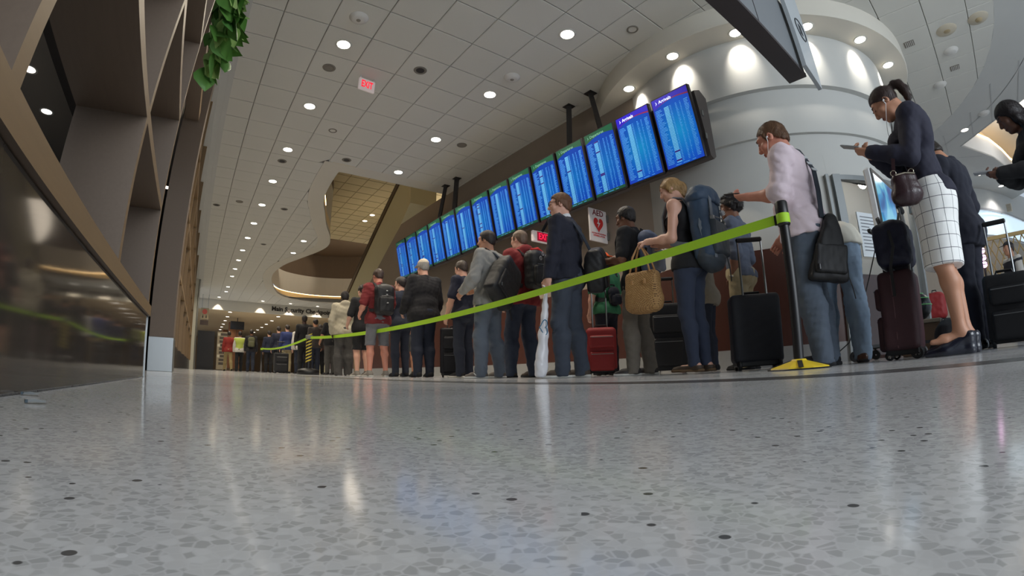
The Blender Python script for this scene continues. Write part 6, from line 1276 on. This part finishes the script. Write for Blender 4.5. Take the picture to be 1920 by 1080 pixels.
slingbag(P, 'black shoulder bag across the back of the man in the navy sweater', T_((.13, -.25, .98)), (.19, .085, .20), -.35, .25, [T_((-.15, .16, 1.36)), T_((-.14, .08, 1.48)), T_((-.12, -.02, 1.515)), T_((-.08, -.13, 1.42)), T_((-.02, -.19, 1.30)), T_((.05, -.22, 1.18)), T_((.1, -.24, 1.1))], [(-.2, 1, .2), (0, .6, 1), (0, 0, 1), (0, -1, .5), (0, -1, 0), (0, -1, 0), (0, -1, 0)], NYLON, .8, seed=8, wid=.055)
P = GS; T_ = P.T
slingbag(P, 'big black bag slung across the back of the man in the grey shirt', T_((-.07, -.25, 1.10)), (.21, .085, .28), .62, -.05, [T_((-.10, .17, 1.32)), T_((-.12, .06, 1.49)), T_((-.10, -.03, 1.515)), T_((-.06, -.13, 1.44)), T_((.0, -.19, 1.36)), T_((.03, -.22, 1.32)), T_((.05, -.24, 1.28))], [(-.2, 1, .2), (0, .6, 1), (0, 0, 1), (0, -1, .5), (0, -1, 0), (0, -1, 0), (0, -1, 0)], NYLON, .7, seed=12)
# long white plastic bag
P = SW; g = P.wri[0] + P.fdir[0] * .09; wb = P.attach('plastic_bag', 'long white plastic bag with a blue heart outline hanging beside the navy sweater', 'bag'); F = Sdf((g[0] - .2, g[1] - .2, .0), (g[0] + .2, g[1] + .2, g[2] + .03), .009); bx = (g[0] - .015, g[1] + .03)
lf = rz(-SW.heading) @ V3(-.73, .68, 0); bq = lambda d, z: (g[0] + lf[0] * d, g[1] + lf[1] * d, z)
F.chain([bq(.0, g[2] - .02), bq(.012, .66), bq(.035, .40), bq(.062, .12), bq(.066, .05)], [.012, .024, .040, .056, .050], .03); bx = bq(.035, 0)[:2]; F.wrinkle(.007, 52, 4, .25); F.cut((0, 0, .008), (0, 0, -1), .01); solid('body', F, M('white_plastic', (222, 222, 228), .35, var=.05, scale=6), wb)
m = MB(); m.tube([tuple(g + V3(-.02, 0, -.03)), tuple(g + V3(-.03, .0, .01)), tuple(g + V3(0, .03, .03))], .008, 6); m.build('handle', M('white_plastic'), wb)
vw = unit(V3(-3.08, -3.22, 0)); c_, q_ = math.cos(-P.heading), math.sin(-P.heading); vl = V3(vw[0] * c_ - vw[1] * q_, vw[0] * q_ + vw[1] * c_, 0); sd = unit(np.cross((0, 0, 1), vl)); hc = V3(bx[0], bx[1], .46) + vl * .047 + sd * .010
hp2 = [(math.sin(t) ** 3 * .055, (13 * math.cos(t) - 5 * math.cos(2 * t) - 2 * math.cos(3 * t) - math.cos(4 * t)) / 16 * .055) for t in np.linspace(0, 2 * PI, 33)]
m = MB(); m.tube([tuple(hc + sd * hy * .75 + V3(0, 0, 1) * hx * 1.25 - vl * abs(hx) * .1) for hx, hy in hp2], .0042, 6); m.build('heart_outline', M('heart_blue', (40, 110, 150), .5), wb, True)
# wicker tote of the blonde woman
P = TK; g = P.wri[0] + P.fdir[0] * .08; wt = P.attach('wicker_tote', 'tan wicker tote bag hanging from the hand of the blonde woman', 'bag'); cz = g[2] - .42; F = Sdf((g[0] - .25, g[1] - .3, cz - .25), (g[0] + .25, g[1] + .3, cz + .25), .009); F.box((g[0], g[1], cz), (.07, .15, .17), rz(.15), .05); F.ell((g[0], g[1], cz - .08), (.09, .165, .10), rz(.15), .05); F.wrinkle(.005, 40, 9)
WICK = bpy.data.materials.new('wicker'); WICK.use_nodes = True
def wicker(m):
    nt = m.node_tree; N = nt.nodes; L = nt.links; p = N['Principled BSDF']; tc = N.new('ShaderNodeTexCoord'); b = N.new('ShaderNodeTexBrick'); sx_ = N.new('ShaderNodeSeparateXYZ'); L.new(tc.outputs['Object'], sx_.inputs[0]); ad = N.new('ShaderNodeMath'); ad.operation = 'ADD'; L.new(sx_.outputs[0], ad.inputs[0]); L.new(sx_.outputs[1], ad.inputs[1]); cb = N.new('ShaderNodeCombineXYZ'); L.new(ad.outputs[0], cb.inputs[0]); L.new(sx_.outputs[2], cb.inputs[1]); L.new(cb.outputs[0], b.inputs[0])
    b.inputs['Scale'].default_value = 28; b.inputs['Color1'].default_value = lin((204, 162, 106)); b.inputs['Color2'].default_value = lin((184, 140, 86)); b.inputs['Mortar'].default_value = lin((110, 78, 44)); b.inputs['Mortar Size'].default_value = .05; L.new(b.outputs['Color'], p.inputs['Base Color']); p.inputs['Roughness'].default_value = .75
    bp = N.new('ShaderNodeBump'); bp.inputs['Strength'].default_value = .5; bp.inputs['Distance'].default_value = .01; L.new(b.outputs['Fac'], bp.inputs['Height']); bp.invert = True; L.new(bp.outputs[0], p.inputs['Normal'])
wicker(WICK); MATS['wicker'] = WICK; solid('body', F, WICK, wt)
for sx in (-1, 1): m = MB(); m.tube([(g[0] + sx * .05, g[1] + .10, cz + .15), (g[0] + sx * .03, g[1] + .07, cz + .30), (g[0] + sx * .006, g[1] + .01, g[2] - .005), (g[0] + sx * .03, g[1] - .06, cz + .30), (g[0] + sx * .05, g[1] - .10, cz + .15)], .009, 8); m.build('handle', M('tan_leather', (176, 132, 84), .5), wt, True)
for dy in (.06, -.06): m = MB(); m.bbox((g[0] - .088, g[1] + dy - .012, cz + .05), (g[0] - .074, g[1] + dy + .012, cz + .09), .003); m.build('tab', M('tan_leather'), wt)
# things on the floor behind the checked skirt
du = thing('duffel_bag', 'black duffel bag on the floor behind the legs of the checked skirt woman', 'bag', (4.02, .19, 0), .05); F = Sdf((-.34, -.22, 0), (.34, .22, .3), .012); F.cone((-.2, 0, .12), (.2, 0, .12), .125, .125, 0); F.wrinkle(.008, 36, 3); F.cut((0, 0, .004), (0, 0, -1)); solid('body', F, BLKN, du)
for s in (-1, 1): m = MB(); m.strap([(-.1, s * .1, .16), (-.09, s * .06, .25), (.09, s * .06, .25), (.1, s * .1, .16)], .025, .004, (0, s, .4)); m.build('handle', WEB, du)
ba = thing('sports_ball', 'dark ball with pale green curved stripes behind the burgundy case', 'ball', (5.0, .52, .44)); m = MB(); m.lathe([(math.sin(t) * .13, -math.cos(t) * .13) for t in np.linspace(0, PI, 17)], 28); m.build('skin', M('ball_dark', (26, 34, 40), .3), ba, True)
for q, tl in enumerate((.5, 1.0, 1.5)):
    m = MB(); m.tube([(-(math.cos(t) * .1315 * math.sin(tl)), math.sin(t) * .1315 * math.sin(tl), math.cos(tl) * .1315) for t in np.linspace(0, 2 * PI, 41)], .005, 6); m.build('stripe', M('ball_green', (120, 214, 130), .4), ba, True)
bx_ = thing('carry_box', 'brown box with a pale lid under the ball behind the burgundy case', 'box', (5.0, .50, 0)); m = MB(); m.bbox((-.2, -.18, 0), (.2, .18, .28), .01); m.build('body', M('box_brown', (92, 72, 56), .7, var=.1, scale=8), bx_); m = MB(); m.bbox((-.21, -.19, .275), (.21, .19, .31), .006); m.build('lid', M('box_lid', (130, 120, 106), .6), bx_)
rb = thing('red_rucksack', 'red rucksack standing on a dark case far behind the checked skirt', 'bag', (8.8, .62, .50)); F = Sdf((-.22, -.25, 0), (.22, .25, .48), .014); F.box((0, 0, .21), (.13, .17, .21), None, .09); F.wrinkle(.008, 30, 8); F.cut((0, 0, .002), (0, 0, -1)); solid('body', F, REDN, rb); m = MB(); m.tube([(0, -.04, .41), (0, -.03, .46), (0, .03, .46), (0, .04, .41)], .01); m.build('loop', BLACK, rb)
suitcase('dark case under the red rucksack far behind the checked skirt', (8.8, .62), PI / 2, .42, .3, .50, BLKN, 0, ribs=False)
# ---- touch screen kiosk
ki = thing('screen_kiosk', 'portrait touch screen with blue picture on a black wheeled stand beside the doorway', 'kiosk', (4.37, .625, 0), -.09)
m = MB(); m.bbox((-.33, -.06, .68), (.33, .01, 1.525), .018); m.build('casing', M('casing_silver', (214, 215, 216), .4), ki); m = MB(); m.bbox((-.325, -.064, .69), (.325, -.058, 1.515), .003); m.build('bezel', BLACK, ki)
def picture():
    m = bpy.data.materials.new('kiosk_picture'); m.use_nodes = True; nt = m.node_tree; N = nt.nodes; L = nt.links; p = N['Principled BSDF']; p.inputs['Base Color'].default_value = (.01, .01, .01, 1); p.inputs['Roughness'].default_value = .1; tc = N.new('ShaderNodeTexCoord'); w_ = N.new('ShaderNodeTexNoise'); w_.inputs['Scale'].default_value = 3.2; w_.inputs['Detail'].default_value = 1.0; w_.inputs['Distortion'].default_value = .6; L.new(tc.outputs['Object'], w_.inputs[0])
    r = N.new('ShaderNodeValToRGB'); e = r.color_ramp.elements; r.color_ramp.interpolation = 'EASE'; e[0].position = .32; e[0].color = lin((20, 70, 150)); e[1].position = .72; e[1].color = lin((176, 224, 240)); q = e.new(.5); q.color = lin((50, 150, 210)); q = e.new(.56); q.color = lin((110, 196, 226)); L.new(w_.outputs[0], r.inputs[0]); L.new(r.outputs[0], p.inputs['Emission Color']); p.inputs['Emission Strength'].default_value = .75; return m
m = MB(); m.add([(x, -.0648, z) for x, z in ((-.295, .74), (.295, .74), (.295, 1.475), (-.295, 1.475))], [(0, 1, 2, 3)]); m.build('screen', picture(), ki, fix=False)
m = MB(); m.bbox((-.05, .01, .10), (.05, .07, 1.35), .006); m.bbox((-.2, .01, .85), (.2, .03, 1.3), .004); m.build('stand_post', BLACK, ki); m = MB(); m.bbox((-.40, .02, .98), (-.30, .05, 1.01), .004); m.build('side_bracket', BLACK, ki)
for sx in (-1, 1):
    m = MB(); m.strap([(sx * .05, .0, .12), (sx * .30, .31 , .11)], .06, .025, (0, 0, 1)); m.strap([(sx * .05, .05, .12), (sx * .30, -.22, .11)], .06, .025, (0, 0, 1)); m.build('leg', BLACK, ki)
    for yy_ in (.31, -.22):
        m = MB(); m.lathe([(.012, -.015), (.042, -.015), (.045, 0), (.042, .015), (.012, .015)], 16); m.v = [(z + sx * .30, x + yy_, y + .045) for x, y, z in m.v]; m.tube([(sx * .30, yy_, .05), (sx * .30, yy_, .11)], .012); m.build('caster', M('caster_dark', (46, 46, 48), .5), ki)
m = MB(); m.tube([(-.1, .07, .95), (-.25, .18, .55), (-.33, .34, .16), (-.42, .52, .01)], .005, 6); tag(m.build('cable', BLACK, ki), None)
# ---- far hall furniture
bk = thing('black_board', 'tall black free standing board beside the shopfront end column', 'board', (.37, 33.5, 0)); m = MB(); m.bbox((-.55, -.12, .05), (.55, .12, 2.5), .01); m.build('panel', M('board_black', (20, 18, 20), .6), bk); m = MB(); m.bbox((-.6, -.3, 0), (.6, .3, .06), .01); m.build('foot', BLACK, bk)
for k, (x, y, w_) in enumerate(((2.68, 40, .52), (2.40, 48, .36))):
    o = thing('brown_column', ['broad brown column behind the dark hanging monitor', 'slim brown column farther back in the lower hall'][k], 'column', (x, y, 0)); m = MB(); m.bbox((-w_, -.5, 0), (w_, .5, 3.76), .02); m.build('shaft', M('column_brown', (146, 98, 66), .7, var=.06, scale=3), o); m = MB(); m.box((-w_ - .03, -.53, 0), (w_ + .03, .53, .2)); m.build('plinth', UDARK, o); m = MB(); m.box((w_ * .12, -.512, .2), (w_ * .2, -.5, 3.76)); m.build('joint', UDARK, o)
mo = thing('hanging_monitor', 'dark wide monitor hanging in front of the broad brown column', 'screen', (2.55, 36, 3.22)); m = MB(); m.bbox((-.5, -.06, -.29), (.5, .06, .29), .012); m.build('casing', BLACK, mo); m = MB(); m.box((-.47, -.064, -.26), (.47, -.06, .26)); m.build('screen', M('screen_off', (14, 14, 20), .2), mo); m = MB(); m.tube([(0, 0, .29), (0, 0, .54)], .03); m.build('mount', BLACK, mo)
ra = thing('leaflet_board', 'pale board with rows of dark panels in the far hall behind the red shirt', 'board', (1.47, 34, 0)); m = MB(); m.bbox((-.36, -.04, .05), (.36, .04, 2.55), .01); m.build('frame', M('board_pale', (150, 138, 116), .7), ra)
for q in range(9): m = MB(); m.bbox((-.2 if q % 3 else -.12, -.055, 2.3 - q * .24), (.32, -.04, 2.46 - q * .24), .004); m.build('panel', M('board_panel', (70, 62, 54), .6), ra)
for q in (0, 3, 6): m = MB(); m.bbox((-.32, -.055, 2.28 - q * .24), (-.16, -.04, 2.46 - q * .24), .004); m.build('symbol_panel', M('board_symbol', (196, 190, 170), .6), ra)
si = thing('restroom_sign', 'small hanging sign with a red circle and two dark figures at the shopfront end', 'sign', (.15, 30.2, 3.22)); m = MB(); m.bbox((-.24, -.03, -.28), (.24, .03, .38), .01); m.build('panel', M('sign_tan', (168, 150, 118), .6), si); m = MB(); m.lathe([(0, 0), (.15, 0)], 24); m.v = [(x, -.034, y + .16) for x, y, z in m.v]; m.build('red_circle', M('sign_rose', (206, 96, 80), .6), si, fix=False)
for sx in (-1, 1): m = MB(); m.tube([(sx * .1, -.034, -.2), (sx * .1, -.034, -.1)], .03, 6); m.lathe([(0, -.028), (.028, 0), (0, .028)], 10, (sx * .1, -.034, -.05)); m.build('figure', BLACK, si)
m = MB(); m.bbox((-.24, -.03, -.62), (.24, .03, -.34), .008); m.build('lower_panel', M('sign_brown', (70, 54, 44), .6), si)
for sx in (-1, 1): m = MB(); m.tube([(sx * .18, 0, -.34), (sx * .18, 0, CEIL - 3.22)], .012); m.build('rod', METAL, si)
# litter on the floor near the plinth
for k, (x, y, a) in enumerate(((-.189, .612, .5), (-.235, .735, .1))):
    o = thing('wrapper_scrap', ['tiny torn wrapper lying on the terrazzo in front of the granite plinth', 'crumpled scrap lying against the foot of the granite plinth'][k], 'litter', (x, y, 0), a); m = MB(); m.add([(-.012, -.002, .001), (.012, -.003, .002), (.013, .002, .004), (0, .003, .005), (-.012, .003, .003)], [(0, 1, 2, 3, 4)]); m.add([(-.012, -.002, .0005), (.012, -.003, .0005), (.013, .002, .0005), (-.012, .003, .0005)], [(3, 2, 1, 0)]); m.build('foil', M('foil', (150, 156, 160), .4, .4), o); m = MB(); m.box((-.012, -.0025, .001), (-.009, .0025, .0045)); m.build('fold', M('foil_dark', (50, 66, 76), .5), o)
print('all', time.time() - _t0)

P = GS; f = P.feet[0]; a_ = P.ank[0]; R_ = rz(f[2]); k = P.k; pt_ = lambda x, y, z: tuple(V3(a_[0], a_[1], 0) + R_ @ (V3(x, y, z) * k))
m = MB(); m.strap([pt_(-.051, .075, .060), pt_(-.052, .055, .040), pt_(-.050, .03, .038), pt_(-.050, -.02, .062)], .012, .004, [(-1, 0, .3)] * 4); m.build('shoe_mark', WHITE, P.root)
